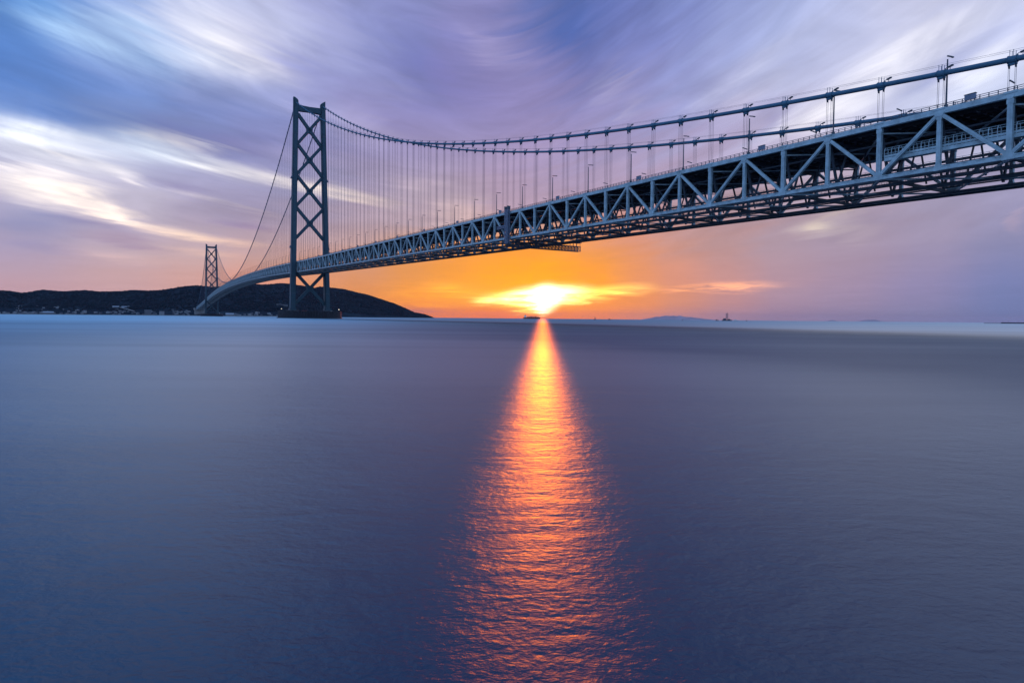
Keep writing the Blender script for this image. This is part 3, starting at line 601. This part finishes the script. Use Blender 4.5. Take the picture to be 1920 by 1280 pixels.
# --- promenade cage inside the near truss face
s1 = S(2) + 0.9; s2 = S_NEAR - 4
def zp(s): return zu(s) - 8.25
m = MB()
n = 40
for i in range(n):
    a = s1 + (s2 - s1) * i / n; b = s1 + (s2 - s1) * (i + 1) / n
    for y in (-17.05, -15.45): m.beam((a, y, zp(a) - 0.4), (b, y, zp(b) - 0.4), 0.16, 0.85)
    m.quadbox([(a, -16.95, zp(a) - 0.1), (b, -16.95, zp(b) - 0.1), (b, -15.55, zp(b) - 0.1), (a, -15.55, zp(a) - 0.1), (a, -16.95, zp(a)), (b, -16.95, zp(b)), (b, -15.55, zp(b)), (a, -15.55, zp(a))])
prom = m.build('promenade_walkway', M['steel'], bridge)
m = MB()
for i in range(n):
    a = s1 + (s2 - s1) * i / n; b = s1 + (s2 - s1) * (i + 1) / n
    m.beam((a, -17.05, zp(a) + 0.42), (b, -17.05, zp(b) + 0.42), 0.05, 0.5)
    for y, q in ((-17.05, 1.05), (-16.95, 1.95), (-16.2, 2.62), (-15.4, 1.0)): m.tube([(a, y, zp(a) + q), (b, y, zp(b) + q)], 0.07, 5)
m.build('handrail', M['steel'], prom)
s = s1; i = 0
while s < s2:
    m = MB(); m.tube([(s, -17.05, zp(s)), (s, -17.05, zp(s) + 1.7), (s, -16.85, zp(s) + 2.3), (s, -16.4, zp(s) + 2.6), (s, -15.95, zp(s) + 2.6), (s, -15.5, zp(s) + 2.3), (s, -15.4, zp(s) + 1.7), (s, -15.4, zp(s))], 0.10, 6)
    m.build('hoop', M['steel'], prom); s += PANEL / 8; i += 1

# --- main cables, bands, hand ropes, hangers
def cable(y, nb):
    m = MB(); ss = [s for s in np.arange(S_NEAR, S_FAR - 1, -PANEL / 2)] ; ss = sorted(set([round(float(s), 3) for s in ss] + [0.0, -SPAN]), reverse=True)
    m.tube([(s, y, zc(s)) for s in ss], 0.60, 12); c = m.build('main_cable', M['cable'], bridge, True)
    m = MB()
    for dy in (-0.55, 0.55):
        m.tube([(s, y + dy, zc(s) + 1.85) for s in ss], 0.03, 3, False)
    m.build('hand_rope', M['dark'], c)
    def band(m, m2, k):
        s = S(k); z = zc(s); e = 0.9; dz = (zc(s + 0.5) - zc(s - 0.5)); a = Vector((s - e, y, z - e * dz)); b = Vector((s + e, y, z + e * dz))
        m.tube([a, b], 0.76, 12); m.tube([a + (b - a) * 0.02, a + (b - a) * 0.08], 0.86, 12); m.tube([a + (b - a) * 0.92, a + (b - a) * 0.98], 0.86, 12)
        m.beam((s - 0.85, y, z - 0.95), (s + 0.85, y, z - 0.95), 0.42, 0.6)
        for q in (-0.35, 0.35):
            for dy in (-0.5, 0.5): m.beam((s + q, y + dy, z + 0.6 + q * dz), (s + q, y + dy * 1.1, z + 1.95 + q * dz), 0.09, 0.09)
        p = Vector((s + 1.9, y, z + 1.9 * dz + 1.35))
        m2.beam(p + Vector((-0.55, 0, -0.12)), p + Vector((0.6, 0, 0.10)), 0.5, 0.28); m2.beam(p + Vector((-0.1, 0, -0.8)), p, 0.10, 0.10); m2.beam(p + Vector((-1.2, 0, -0.30)), p + Vector((-0.7, 0, -0.1)), 0.12, 0.12)
    mm = MB(); mm2 = MB()
    for i, k in enumerate(k for k in KS if abs(S(k)) > 12 and abs(S(k) + SPAN) > 12):
        if i < nb:
            a, b = MB(), MB(); band(a, b, k); a.build('cable_band', M['cable'], c); b.build('cable_lamp', M['dark'], c)
        else: band(mm, mm2, k)
    tag(mm.build('cable_band', M['cable'], c), kind='stuff'); tag(mm2.build('cable_lamp', M['dark'], c), kind='stuff')
cable(-HALF, 66); cable(HALF, 60)
def hanger_mb(m, k, y):
    s = S(k)
    if abs(s) < 12 or abs(s + SPAN) < 12: return False
    zt, zb = zc(s) - 0.9, zu(s) + 0.6
    if zt - zb < 0.5: return False
    for ds in (-0.62, 0.62):
        for dy in (-0.30, 0.30): m.tube([(s + ds, y + dy, zb), (s + ds, y + dy, zt)], 0.038, 4, False)
        m.beam((s + ds, y, zt), (s + ds, y, zt - 0.9), 0.5, 0.22, (1, 0, 0), 0.66, 0.14) if k < 60 else None
    return True
HN = {-HALF: 52, HALF: 46}
rest = MB()
for y in (-HALF, HALF):
    for i, k in enumerate(KS):
        if i < HN[y]:
            m = MB()
            if hanger_mb(m, k, y): m.build('hanger', M['rope'], bridge)
        else: hanger_mb(rest, k, y)
tag(rest.build('hanger', M['rope'], bridge), kind='stuff')

# ------------------------------------------------------------------ street lamps on both deck edges
def lamp_proto():
    t = empty('street_lamp')
    m = MB(); m.tube([(0, 0, 0), (0, 0, 0.8), (0, 0, 11.4)], [0.24, 0.21, 0.15], 8); m.box(-0.3, 0.3, -0.3, 0.3, 0, 0.9); m.build('pole', M['dark'], t)
    m = MB(); m.beam((0, -0.1, 12.15), (0, 1.3, 12.3), 0.26, 0.26); m.build('arm', M['dark'], t)
    m = MB(); m.prism([(-0.15, 1.2, 12.20), (0.15, 1.2, 12.20), (0.15, 1.2, 12.4), (-0.15, 1.2, 12.4)], [(-0.2, 2.45, 12.22), (0.2, 2.45, 12.22), (0.17, 2.45, 12.5), (-0.17, 2.45, 12.5)]); m.build('lamp_head', M['dark'], t)
    return t
lp = lamp_proto(); first = True
lamp_rows = {}
for side in (-1, 1):
    lst = [k for k in KS if k % 2 == 1 and abs(S(k)) > 10 and S(k) < 880 and S(k) > -2000]
    ns = sorted([k for k in lst if S(k) > 0], reverse=True); ms = sorted([k for k in lst if S(k) <= 0])
    for grp, where in ((ns, 'on this side of the near tower'), (ms, 'beyond the near tower')):
        for i, k in enumerate(grp):
            o = lp if first else copy_tree(lp); first = False
            s = S(k) + 0.9; o.location = bridge_point(s, -17.1 if side < 0 else 15.2, zu(s) + (0.62 if side < 0 else 0.45)); o.rotation_euler = (0, 0, A - math.pi / 2 + (0 if side < 0 else math.pi))
            edge = 'near' if side < 0 else 'far'
            tag(o, f'dark street lamp on the {edge} deck edge, {ordinal(i + 1)} from the near tower {"towards the shore" if grp is ns else "along main span"}', 'street lamp', f'street lamps along the {edge} edge of the bridge deck')

# equipment cabinets on the near deck edge
first = None
for j in range(18):
    s = S(0.56 + 4 * j)
    if first is None:
        t = empty('equipment_cabinet'); first = t
        m = MB(); m.box(-1.1, 1.1, -0.55, 0.0, 0.55, 1.75); m.build('body', M['cabinet'], t)
        m = MB(); m.box(-1.2, 1.2, -0.65, 0.1, 1.75, 1.85); m.build('lid', M['dark'], t)
        m = MB()
        for x in (-0.9, 0.9): m.box(x - 0.08, x + 0.08, -0.4, -0.2, 0, 0.55)
        m.build('stand', M['dark'], t)
    else: t = copy_tree(first)
    t.location = bridge_point(s, -17.45, zu(s) + 0.62); t.rotation_euler = (0, 0, A - math.pi / 2 )
    tag(t, f'blue-grey equipment cabinet behind the near deck railing, {ordinal(j + 1)} one from the right', 'cabinet', 'cabinets along the near railing')

# ------------------------------------------------------------------ travelling inspection gantry
SG = 605.0; ZG = zl(SG)
g = empty('inspection_gantry', bridge_point(SG, 0, 0), A - math.pi / 2)
tag(g, 'blue-grey lattice inspection gantry wrapped around the truss and hanging under the deck', 'gantry')
def lattice(m, p, q, a, b, n, w):
    """flat lattice between chord p-q and chord a-b"""
    p, q, a, b = map(Vector, (p, q, a, b)); m.beam(p, q, w * 1.5, w * 1.5); m.beam(a, b, w * 1.5, w * 1.5)
    for i in range(n):
        t0, t1 = i / n, (i + 1) / n
        m.beam(p.lerp(q, t0), a.lerp(b, t1), w, w); m.beam(a.lerp(b, t0), p.lerp(q, t1), w, w); m.beam(p.lerp(q, t1), a.lerp(b, t1), w, w)
m = MB(); ZU = zu(SG)
for x0, x1, y in ((-1.6, -0.1, -18.7), (0.4, 1.6, -18.7), (-1.6, -0.1, -20.0), (0.4, 1.6, -20.0)): lattice(m, (x0, y, ZG - 3.2), (x0, y, ZU + 1.4), (x1, y, ZG - 3.2), (x1, y, ZU + 1.4), 9, 0.18)
for x in (-1.6, 1.6): lattice(m, (x, -18.7, ZG - 3.2), (x, -18.7, ZU + 1.4), (x, -20.0, ZG - 3.2), (x, -20.0, ZU + 1.4), 9, 0.16)
m.box(-0.1, 0.3, -19.5, -19.2, ZG - 3, ZU + 3.6)
m.build('upright', M['cabinet'], g)
m = MB()
for x0, x1 in ((-2.0, -0.9), (1.0, 2.1)): m.box(x0, x1, -20.1, -18.6, ZU + 1.5, ZU + 3.0); m.box(x0 - 0.1, x1 + 0.1, -20.2, -18.5, ZU + 3.0, ZU + 3.15)
m.build('winch_box', M['dark'], g)
m = MB()
lattice(m, (-1.6, -18.9, ZG + 5.4), (-10.5, -18.9, ZG + 5.4), (-1.6, -18.9, ZG + 6.8), (-10.5, -18.9, ZG + 6.8), 7, 0.14)
lattice(m, (-1.6, -19.9, ZG + 5.4), (-10.5, -19.9, ZG + 5.4), (-1.6, -19.9, ZG + 6.8), (-10.5, -19.9, ZG + 6.8), 7, 0.14)
m.box(-10.5, -1.6, -19.9, -18.9, ZG + 5.3, ZG + 5.42); m.build('boom', M['cabinet'], g)
m = MB()
for x in (-1.3, 1.3): lattice(m, (x, -19.5, ZG - 1.9), (x, 27, ZG - 1.9), (x, -19.5, ZG - 4.5), (x, 27, ZG - 4.5), 22, 0.24)
for z in (ZG - 1.9, ZG - 4.5): lattice(m, (-1.3, -19.5, z), (-1.3, 27, z), (1.3, -19.5, z), (1.3, 27, z), 16, 0.17)
m.box(-1.2, 1.2, -19.5, 25.5, ZG - 1.95, ZG - 1.85); m.build('under_truss', M['dark'], g)
m = MB()
for y in (22, 24, 26.5):
    for x in (-1.6, 1.6): m.beam((x, y, ZG - 1.9), (x, y, ZG + 1.4), 0.18, 0.18)
lattice(m, (1.6, 20, ZG + 0.2), (1.6, 27.5, ZG + 0.2), (1.6, 20, ZG + 1.4), (1.6, 27.5, ZG + 1.4), 5, 0.12); m.box(-1.6, 1.6, 20, 27.5, ZG + 0.05, ZG + 0.2)
m.box(-1.0, 0.6, 22.2, 23.8, ZG + 0.2, ZG + 1.2)
m.build('end_platform', M['dark'], g)

# ------------------------------------------------------------------ beacons on the near pier
for yy, lab in ((-38.5, 'lit white beacon on the left rim of the near tower pier'), (38.5, 'lit white beacon on the right rim of the near tower pier')):
    t = empty('navigation_beacon', bridge_point(6, yy, 9.6)); tag(t, lab, 'beacon')
    m = MB(); m.tube([(0, 0, 0), (0, 0, 2.6)], 0.14, 8); m.box(-0.6, 0.6, -0.6, 0.6, 0, 0.3); m.build('post', M['dark'], t)
    m = MB(); m.tube([(0, 0, 2.6), (0, 0, 2.75), (0, 0, 3.2), (0, 0, 3.4)], [0.3, 0.5, 0.5, 0.2], 10); m.build('lamp', M['beacon'], t)

# ------------------------------------------------------------------ hills of the far shore
RIDGE = [(-47, 1.7), (-40.93, 1.748), (-39.22, 1.7), (-38.63, 1.664), (-38.04, 1.551), (-37.43, 1.667), (-36.81, 1.824), (-35.7, 1.744), (-34.23, 1.872), (-33.22, 1.804), (-32.18, 1.857), (-31.12, 1.972), (-30.04, 1.964), (-29.31, 2.028), (-28.56, 2.178), (-27.99, 2.324), (-27.42, 2.428), (-26.65, 2.496), (-25.47, 2.402), (-24.27, 2.481), (-22.63, 2.707), (-21.38, 2.721), (-20.23, 2.884), (-19.45, 2.842), (-18.15, 2.646), (-17.48, 2.533), (-17.04, 2.65), (-16.28, 2.598), (-15.06, 2.484), (-14.01, 2.224), (-13.09, 2.052), (-11.7, 1.601), (-10.62, 1.258), (-9.68, 0.863), (-8.87, 0.488), (-7.96, 0.329), (-7.48, 0.116), (-7.15, -0.026)]
SHORE = [(-46, 4350), (-38, 4250), (-31, 4080), (-26.5, 3790), (-22, 3900), (-19, 4080), (-14, 4450), (-10, 4950), (-7.1, 5350)]
def interp(tab, a): return float(np.interp(a, [t[0] for t in tab], [t[1] for t in tab]))
def ridge_r(a): return interp(SHORE, a) + interp([(-46, 1700), (-30, 1500), (-20, 1500), (-14, 1200), (-10, 600), (-8, 260), (-7.1, 60)], a)
def hill_h(a, r):
    rs, rr = interp(SHORE, a), ridge_r(a); t = (r - rs) / (rr - rs)
    el = interp(RIDGE, a) - 0.05
    hr = max(0.5, rr * math.tan(math.radians(max(el, 0.02))) + CAM_H)
    p = Vector((a * 0.16, r * 0.0011, 3.1)); n = mnoise.fractal(p * 1.3, 0.9, 2.1, 4)
    if t <= 0: return -3.0 + 4.5 * max(0, 1 + t * 40)
    if t <= 1: return 1.5 + (hr - 1.5) * (0.06 * min(1, t * 12) + 0.94 * (t ** 1.35)) * (1 + 0.55 * n * (1 - t) * min(1, t * 4))
    return max(-3.0, hr * (1 - (t - 1) * 1.1))
az_l = np.arange(-47, -7.05, 0.14); ts = [-0.03, -0.004] + list(np.linspace(0, 1, 34)) + [1.08, 1.2, 1.5, 2.0]
verts = []; faces = []
for a in az_l:
    rs, rr = interp(SHORE, a), ridge_r(a)
    for t in ts: r = rs + (rr - rs) * t; verts.append(polar(a, r, hill_h(a, r)))
nt_ = len(ts)
for i in range(len(az_l) - 1):
    for j in range(nt_ - 1): q = i * nt_ + j; faces.append((q, q + 1, q + nt_ + 1, q + nt_))
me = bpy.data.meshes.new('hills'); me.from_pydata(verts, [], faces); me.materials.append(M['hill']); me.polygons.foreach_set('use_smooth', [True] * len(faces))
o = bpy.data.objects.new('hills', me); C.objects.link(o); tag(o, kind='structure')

# woodland covering the hills
phi = (1 + 5 ** 0.5) / 2
ico = np.array([(-1, phi, 0), (1, phi, 0), (-1, -phi, 0), (1, -phi, 0), (0, -1, phi), (0, 1, phi), (0, -1, -phi), (0, 1, -phi), (phi, 0, -1), (phi, 0, 1), (-phi, 0, -1), (-phi, 0, 1)]) / 1.9
icf = np.array([(0, 11, 5), (0, 5, 1), (0, 1, 7), (0, 7, 10), (0, 10, 11), (1, 5, 9), (5, 11, 4), (11, 10, 2), (10, 7, 6), (7, 1, 8), (3, 9, 4), (3, 4, 2), (3, 2, 6), (3, 6, 8), (3, 8, 9), (4, 9, 5), (2, 4, 11), (6, 2, 10), (8, 6, 7), (9, 8, 1)])
NT = 15000; V = np.zeros((NT, 12, 3)); 
for i in range(NT):
    a = random.uniform(-44, -7.3) if i % 5 else random.uniform(-18, -7.3)
    rs, rr = interp(SHORE, a), ridge_r(a)
    t = random.uniform(0.10, 1.0) if i % 3 else random.uniform(0.93, 1.03)
    if a < -27 and t < 0.22 and random.random() < 0.7: t += 0.25
    r = rs + (rr - rs) * t; h = hill_h(a, r); p = polar(a, r, h)
    sz = random.uniform(4.0, 7.5) * (1.0 if t < 0.9 else 0.8); jit = rng.uniform(0.7, 1.25, (12, 1))
    V[i] = ico * jit * np.array([sz * random.uniform(0.9, 1.5), sz * random.uniform(0.9, 1.5), sz]) + np.array(p) + np.array([0, 0, sz * 0.35 - (2.5 if t > 0.9 else 0)])
F3 = (icf[None] + (np.arange(NT) * 12)[:, None, None]).reshape(-1, 3)
me = bpy.data.meshes.new('forest'); me.vertices.add(NT * 12); me.vertices.foreach_set('co', V.reshape(-1)); me.loops.add(F3.size); me.loops.foreach_set('vertex_index', F3.reshape(-1).astype(np.int32))
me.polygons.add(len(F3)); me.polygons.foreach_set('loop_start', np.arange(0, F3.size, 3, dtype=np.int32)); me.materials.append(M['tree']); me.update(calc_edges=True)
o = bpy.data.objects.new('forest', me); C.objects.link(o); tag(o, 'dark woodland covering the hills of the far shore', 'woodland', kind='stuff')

# seawall along the far shore
m = MB()
for a in np.arange(-46, -18.2, 0.5):
    p, q = polar(a, interp(SHORE, a) - 6, 1.5), polar(a + 0.5, interp(SHORE, a + 0.5) - 6, 1.5); m.beam(p, q, 8, 5.0)
tag(m.build('seawall', M['concrete']), 'long low concrete seawall along the foot of the far town', 'seawall')

# ------------------------------------------------------------------ far-shore town
def house_mesh(w, d, h, roof):
    m = MB(); m.box(-w / 2, w / 2, -d / 2, d / 2, -4, h)
    m.cur = 2; 
    for zz in np.arange(1.2, h - 1.5, 3.2):
        for x in np.arange(-w / 2 + 1.5, w / 2 - 1.4, 3.0): m.box(x, x + 1.5, -d / 2 - 0.06, -d / 2 - 0.01, zz, zz + 1.5)
    m.cur = 1
    if roof == 'gable': m.prism([(-w / 2 - 0.5, -d / 2 - 0.6, h), (-w / 2 - 0.5, d / 2 + 0.6, h), (-w / 2 - 0.5, 0, h + d * 0.32)], [(w / 2 + 0.5, -d / 2 - 0.6, h), (w / 2 + 0.5, d / 2 + 0.6, h), (w / 2 + 0.5, 0, h + d * 0.32)])
    elif roof == 'hip': m.prism([(-w / 2 - 0.5, -d / 2 - 0.5, h), (w / 2 + 0.5, -d / 2 - 0.5, h), (w / 2 + 0.5, d / 2 + 0.5, h), (-w / 2 - 0.5, d / 2 + 0.5, h)], [(-w / 5, -0.3, h + 3), (w / 5, -0.3, h + 3), (w / 5, 0.3, h + 3), (-w / 5, 0.3, h + 3)])
    else: m.box(-w / 2 - 0.3, w / 2 + 0.3, -d / 2 - 0.3, d / 2 + 0.3, h, h + 0.8); m.box(-w * 0.15, w * 0.15, -d * 0.2, d * 0.2, h + 0.8, h + 3)
    return m
H = {'gable': house_mesh(13, 10, 6.5, 'gable').data('house', [M['wall_pale'], M['roof'], M['window']]),
     'hip': house_mesh(15, 11, 6.8, 'hip').data('house', [M['wall_grey'], M['roof'], M['window']]),
     'flat': house_mesh(18, 13, 9.5, 'flat').data('house', [M['wall_pale'], M['roof_pale'], M['window']])}
LBL = {'gable': ('small pale house with a dark gable roof in the far shore town', 'pale gabled houses on the far shore'),
       'hip': ('small grey house with a dark hipped roof in the far shore town', 'grey hipped houses on the far shore'),
       'flat': ('small pale flat-roofed building in the far shore town', 'pale flat-roofed buildings on the far shore')}
def ground_at(a, back): r = interp(SHORE, a) + back; return polar(a, r, hill_h(a, r))
for i in range(150):
    if i < 105: a = random.uniform(-40.5, -27.2); back = 12 + abs(random.gauss(0, 1)) * 90
    elif i < 120: a = random.choice([random.gauss(-37.9, 0.5), random.gauss(-35.6, 0.4), random.gauss(-31.3, 0.8)]); back = random.uniform(280, 520)
    else: a = random.uniform(-25.3, -20.3); back = 12 + abs(random.gauss(0, 1)) * 45
    kind = random.choice(['gable', 'gable', 'hip', 'flat'])
    o = bpy.data.objects.new('house', H[kind]); C.objects.link(o); p = ground_at(a, back); o.location = p
    o.rotation_euler = (0, 0, -math.radians(a) + random.uniform(-0.6, 0.6)); f = random.uniform(0.5, 0.9); o.scale = (f * random.uniform(0.9, 1.4), f, f * random.uniform(0.8, 1.2))
    tag(o, LBL[kind][0], 'house', LBL[kind][1])
def big(name, a, back, w, d, h, roof, mats, label, cat, rot=0.0):
    t = empty(name, ground_at(a, back), -math.radians(a) + rot); tag(t, label, cat)
    m = MB(); m.box(-w / 2, w / 2, -d / 2, d / 2, -6, h); m.build('wall', mats[0], t)
    if roof == 'gable':
        m = MB(); m.prism([(-w / 2 - 1, -d / 2 - 1, h + 0.01), (-w / 2 - 1, d / 2 + 1, h + 0.01), (-w / 2 - 1, 0, h + d * 0.3)], [(w / 2 + 1, -d / 2 - 1, h + 0.01), (w / 2 + 1, d / 2 + 1, h + 0.01), (w / 2 + 1, 0, h + d * 0.3)])
    else: m = MB(); m.box(-w / 2 - 0.5, w / 2 + 0.5, -d / 2 - 0.5, d / 2 + 0.5, h + 0.01, h + 1.2)
    m.build('roof', mats[1], t)
    for zz in np.arange(1.5, h - 2, 3.3):
        for x in np.arange(-w / 2 + 1.5, w / 2 - 2.4, 4.2): 
            m = MB(); m.box(x, x + 2.2, -d / 2 - 0.08, -d / 2 + 0.1, zz, zz + 1.6); m.build('window', M['window'], t)
    return t
big('apartment_block', -30.15, 30, 34, 16, 24, 'flat', (M['wall_grey'], M['roof_pale']), 'grey stepped apartment block, wider of the two by the far shore', 'apartment block')
big('apartment_block', -29.2, 18, 24, 16, 21, 'flat', (M['wall_pale'], M['roof']), 'pale narrow apartment block standing at the far waterfront', 'apartment block')
big('villa', -32.3, 430, 34, 16, 9, 'gable', (M['wall_pale'], M['roof_pale']), 'white building alone on the wooded slope, the left one of the pair', 'villa')
big('villa', -31.75, 440, 26, 16, 8, 'gable', (M['wall_pale'], M['roof_pale']), 'white building alone on the wooded slope, the right one of the pair', 'villa')
big('warehouse', -24.25, 14, 42, 22, 8, 'gable', (M['wall_pale'], M['roof_pale']), 'long pale-roofed warehouse on the far waterfront beside the far tower', 'warehouse')
big('warehouse', -36.5, 14, 46, 22, 8, 'gable', (M['wall_grey'], M['roof_pale']), 'long grey waterfront warehouse in the far town at left', 'warehouse')
m = MB(); a0 = ground_at(-32.0, 420); pts = [ground_at(-32.0 + 0.9 * t, 420 - 300 * t) + Vector((0, 0, 6)) for t in (0, 0.35, 0.7, 1.0)]
for p, q in zip(pts[:-1], pts[1:]): m.beam(p, q, 9, 2.5)
tag(m.build('hill_track', M['concrete']), kind='structure')
m = MB(); p, q = ground_at(-20.6, 520) + Vector((0, 0, 6)), ground_at(-19.7, 480) + Vector((0, 0, 6)); m.beam(p, q, 6, 9, (0, 0, 1)); m.beam(p + Vector((0, -2, 4.4)), q + Vector((0, -2, 4.4)), 3, 1.2)
tag(m.build('retaining_wall', M['wall_grey']), 'pale retaining wall on the dark slope left of the near tower', 'retaining wall')

# ------------------------------------------------------------------ ships and small craft
def hull_mb(Ln, W, H_, bow=0.18, draft=1.0):
    m = MB(); secs = []
    for t, wf, lift in ((0, 0.75, 0.0), (0.05, 0.95, 0), (0.2, 1, 0), (1 - bow, 1, 0), (1 - bow * 0.4, 0.62, 0.06), (1, 0.06, 0.2)):
        x = -Ln / 2 + Ln * t; w = W / 2 * wf
        secs.append([(x, -w * 0.8, -draft), (x, w * 0.8, -draft), (x + (t > 0.9) * Ln * 0.01, w, H_ * (1 + lift)), (x + (t > 0.9) * Ln * 0.01, -w, H_ * (1 + lift))])
    for a, b in zip(secs[:-1], secs[1:]): m.prism(a, b)
    return m
t = empty('cargo_ship', polar(1.78, 5200), -math.radians(1.8)); tag(t, 'dark red cargo ship on the horizon under the setting sun', 'ship')
hull_mb(140, 22, 11).build('hull', M['hull_red'], t)
m = MB(); m.box(-62, -44, -9, 9, 11, 26); m.box(-60, -47, -7, 7, 26, 29); m.build('superstructure', M['ship_white'], t)
m = MB(); m.box(-56, -51, -2.5, 2.5, 29, 34); m.build('funnel', M['hull_red'], t)
for i in range(6):
    m = MB(); x = -38 + i * 16; hh = (7.5, 10, 10, 7.5, 10, 5)[i]; m.box(x, x + 14, -10, 10, 11, 11 + hh); m.build('container_stack', M['container'], t)
m = MB(); m.tube([(58, 0, 11), (58, 0, 26)], 0.5, 6); m.build('mast', M['dark'], t)
t = empty('work_barge', polar(18.9, 3000), -math.radians(18.9)); tag(t, 'dark work barge with a tall lattice tower on the horizon at right', 'barge')
hull_mb(44, 16, 4.5, 0.08).build('hull', M['dark'], t)
m = MB(); m.box(-16, -4, -5, 5, 4.5, 11); m.box(4, 14, -5, 5, 4.5, 8.5); m.build('deckhouse', M['dark'], t)
m = MB()
for z0 in range(5, 35, 5):
    w0 = 4.2; 
    for x in (-w0, w0):
        for y in (-w0, w0): m.beam((x, y, z0 - 0.5), (x, y, z0 + 5), 1.0, 1.0)
    m.box(-w0, w0, -w0, w0, z0 + 1.2, z0 + 3.6)
m.tube([(0, 0, 35), (0, 0, 41)], 0.4, 6); m.build('tower', M['dark'], t)
def small_craft(name, az, r, L_, W, hh, cab, mat_h, mat_c, label, cat, mast=0.0, rot=0.0, sail=False):
    t = empty(name, polar(az, r), -math.radians(az) + rot); tag(t, label, cat)
    hull_mb(L_, W, hh, 0.3, 0.6).build('hull', mat_h, t)
    if cab: m = MB(); m.box(-L_ * 0.28, L_ * 0.08, -W * 0.3, W * 0.3, hh, hh + cab); m.box(-L_ * 0.24, L_ * 0.02, -W * 0.26, W * 0.26, hh + cab, hh + cab * 1.5); m.build('cabin', mat_c, t)
    if mast: m = MB(); m.tube([(0, 0, hh), (0, 0, hh + mast)], 0.12 if sail else 0.2, 6); m.build('mast', M['dark'], t)
    if sail: m = MB(); m.prism([(0.3, -0.05, hh + 1), (L_ * 0.45, -0.05, hh + 1.2), (0.3, -0.05, hh + mast * 0.95)], [(0.3, 0.05, hh + 1), (L_ * 0.45, 0.05, hh + 1.2), (0.3, 0.05, hh + mast * 0.95)]); m.build('sail', M['dark'], t)
small_craft('tugboat', 18.1, 2900, 15, 6, 2.5, 2.4, M['dark'], M['dark'], 'small dark tugboat just left of the work barge', 'tugboat', 5)
small_craft('ferry', 19.65, 3400, 30, 8, 3.0, 2.5, M['ship_white'], M['ship_white'], 'low pale boat just right of the work barge', 'boat', 0)
small_craft('sailing_boat', 7.49, 2300, 9, 3, 1.2, 0.8, M['dark'], M['dark'], 'small dark sailing boat on the horizon right of the sun', 'sailing boat', 12, 0.3, True)
small_craft('fishing_boat', 8.83, 3300, 16, 5, 2.2, 2.4, M['dark'], M['dark'], 'dark fishing boat with a short mast right of the sailing boat', 'fishing boat', 7)
for az, r, lab in ((15.2, 2000, 'dark channel buoy on the horizon in front of the pale island'), (20.5, 1900, 'dark channel buoy on the horizon right of the work barge')):
    t = empty('channel_buoy', polar(az, r)); tag(t, lab, 'buoy')
    m = MB(); m.tube([(0, 0, -0.8), (0, 0, 0.9), (0, 0, 1.3)], [1.6, 1.6, 0.6], 12); m.build('float', M['hull_red'], t)
    m = MB()
    for k in range(4):
        c_, s_ = math.cos(math.pi / 2 * k), math.sin(math.pi / 2 * k); m.beam((c_ * 1.0, s_ * 1.0, 1.0), (c_ * 0.4, s_ * 0.4, 5.0), 0.16, 0.16)
    m.box(-0.6, 0.6, -0.6, 0.6, 4.9, 5.6); m.build('cage', M['dark'], t)

# breakwater at the right edge
t = empty('breakwater', polar(40, 2500)); tag(t, 'long dark breakwater with thin poles at the right end of the horizon', 'breakwater')
m = MB(); pa, pb = polar(38.0, 2500) - t.location, polar(43.5, 2420) - t.location
m.beam(pa + Vector((0, 0, 1.2)), pb + Vector((0, 0, 1.2)), 12, 5.0); m.build('wall', M['rock'], t)
m = MB(); pc = polar(37.0, 2520) - t.location; m.beam(pc + Vector((0, 0, 0.3)), pa + Vector((0, 0, 0.3)), 8, 2.4); m.build('mole', M['rock'], t)
for az in (38.05, 38.35, 38.9, 39.3, 41): 
    m = MB(); p = polar(az, 2495) - t.location; m.tube([p, p + Vector((0, 0, 9.5))], 0.22, 6); m.build('pole', M['dark'], t)

# far islands
def island(a0, a1, pk, el, r, rough):
    m = bpy.data.meshes.new('island'); v = []; f = []; n = 60; rows_ = 9
    for i in range(n + 1):
        a = a0 + (a1 - a0) * i / n; u = i / n; c = (pk - a0) / (a1 - a0)
        sh = math.sin(math.pi * 0.5 * min(1, u / c)) ** 1.6 if u < c else math.cos(math.pi * 0.5 * min(1, (u - c) / (1 - c))) ** 1.6
        sh *= 1 + rough * mnoise.fractal(Vector((a * 2.3, r * 0.01, 1)), 1, 2, 4)
        for j in range(rows_):
            t_ = j / (rows_ - 1); prof = math.sin(math.pi * t_); rr = r * (1 + (t_ - 0.5) * 0.06)
            v.append(polar(a, rr, -5 + (r * math.tan(math.radians(el)) + 7) * max(0, sh) * prof))
    for i in range(n):
        for j in range(rows_ - 1): q = i * rows_ + j; f.append((q, q + 1, q + rows_ + 1, q + rows_))
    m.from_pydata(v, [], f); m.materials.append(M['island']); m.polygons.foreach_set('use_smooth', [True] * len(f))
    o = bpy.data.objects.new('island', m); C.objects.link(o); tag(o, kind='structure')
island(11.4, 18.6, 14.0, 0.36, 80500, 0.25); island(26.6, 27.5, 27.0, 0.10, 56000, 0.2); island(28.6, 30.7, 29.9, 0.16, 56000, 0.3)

# ------------------------------------------------------------------ air
HAZE = 6e-6
if HAZE > 0:
    m = MB(); m.box(-83000, 83000, -83000, 83000, -8.0, 720.0)
    hm = bpy.data.materials.new('haze_air'); hm.use_nodes = True; nt = hm.node_tree; nt.nodes.clear()
    pv = nt.nodes.new('ShaderNodeVolumePrincipled'); pv.inputs['Color'].default_value = (0.60, 0.56, 0.72, 1); pv.inputs['Density'].default_value = HAZE; pv.inputs['Anisotropy'].default_value = 0.0
    oo = nt.nodes.new('ShaderNodeOutputMaterial'); nt.links.new(pv.outputs[0], oo.inputs['Volume'])
    tag(m.build('haze', hm), 'thin pale evening haze over the strait', 'haze', kind='stuff')
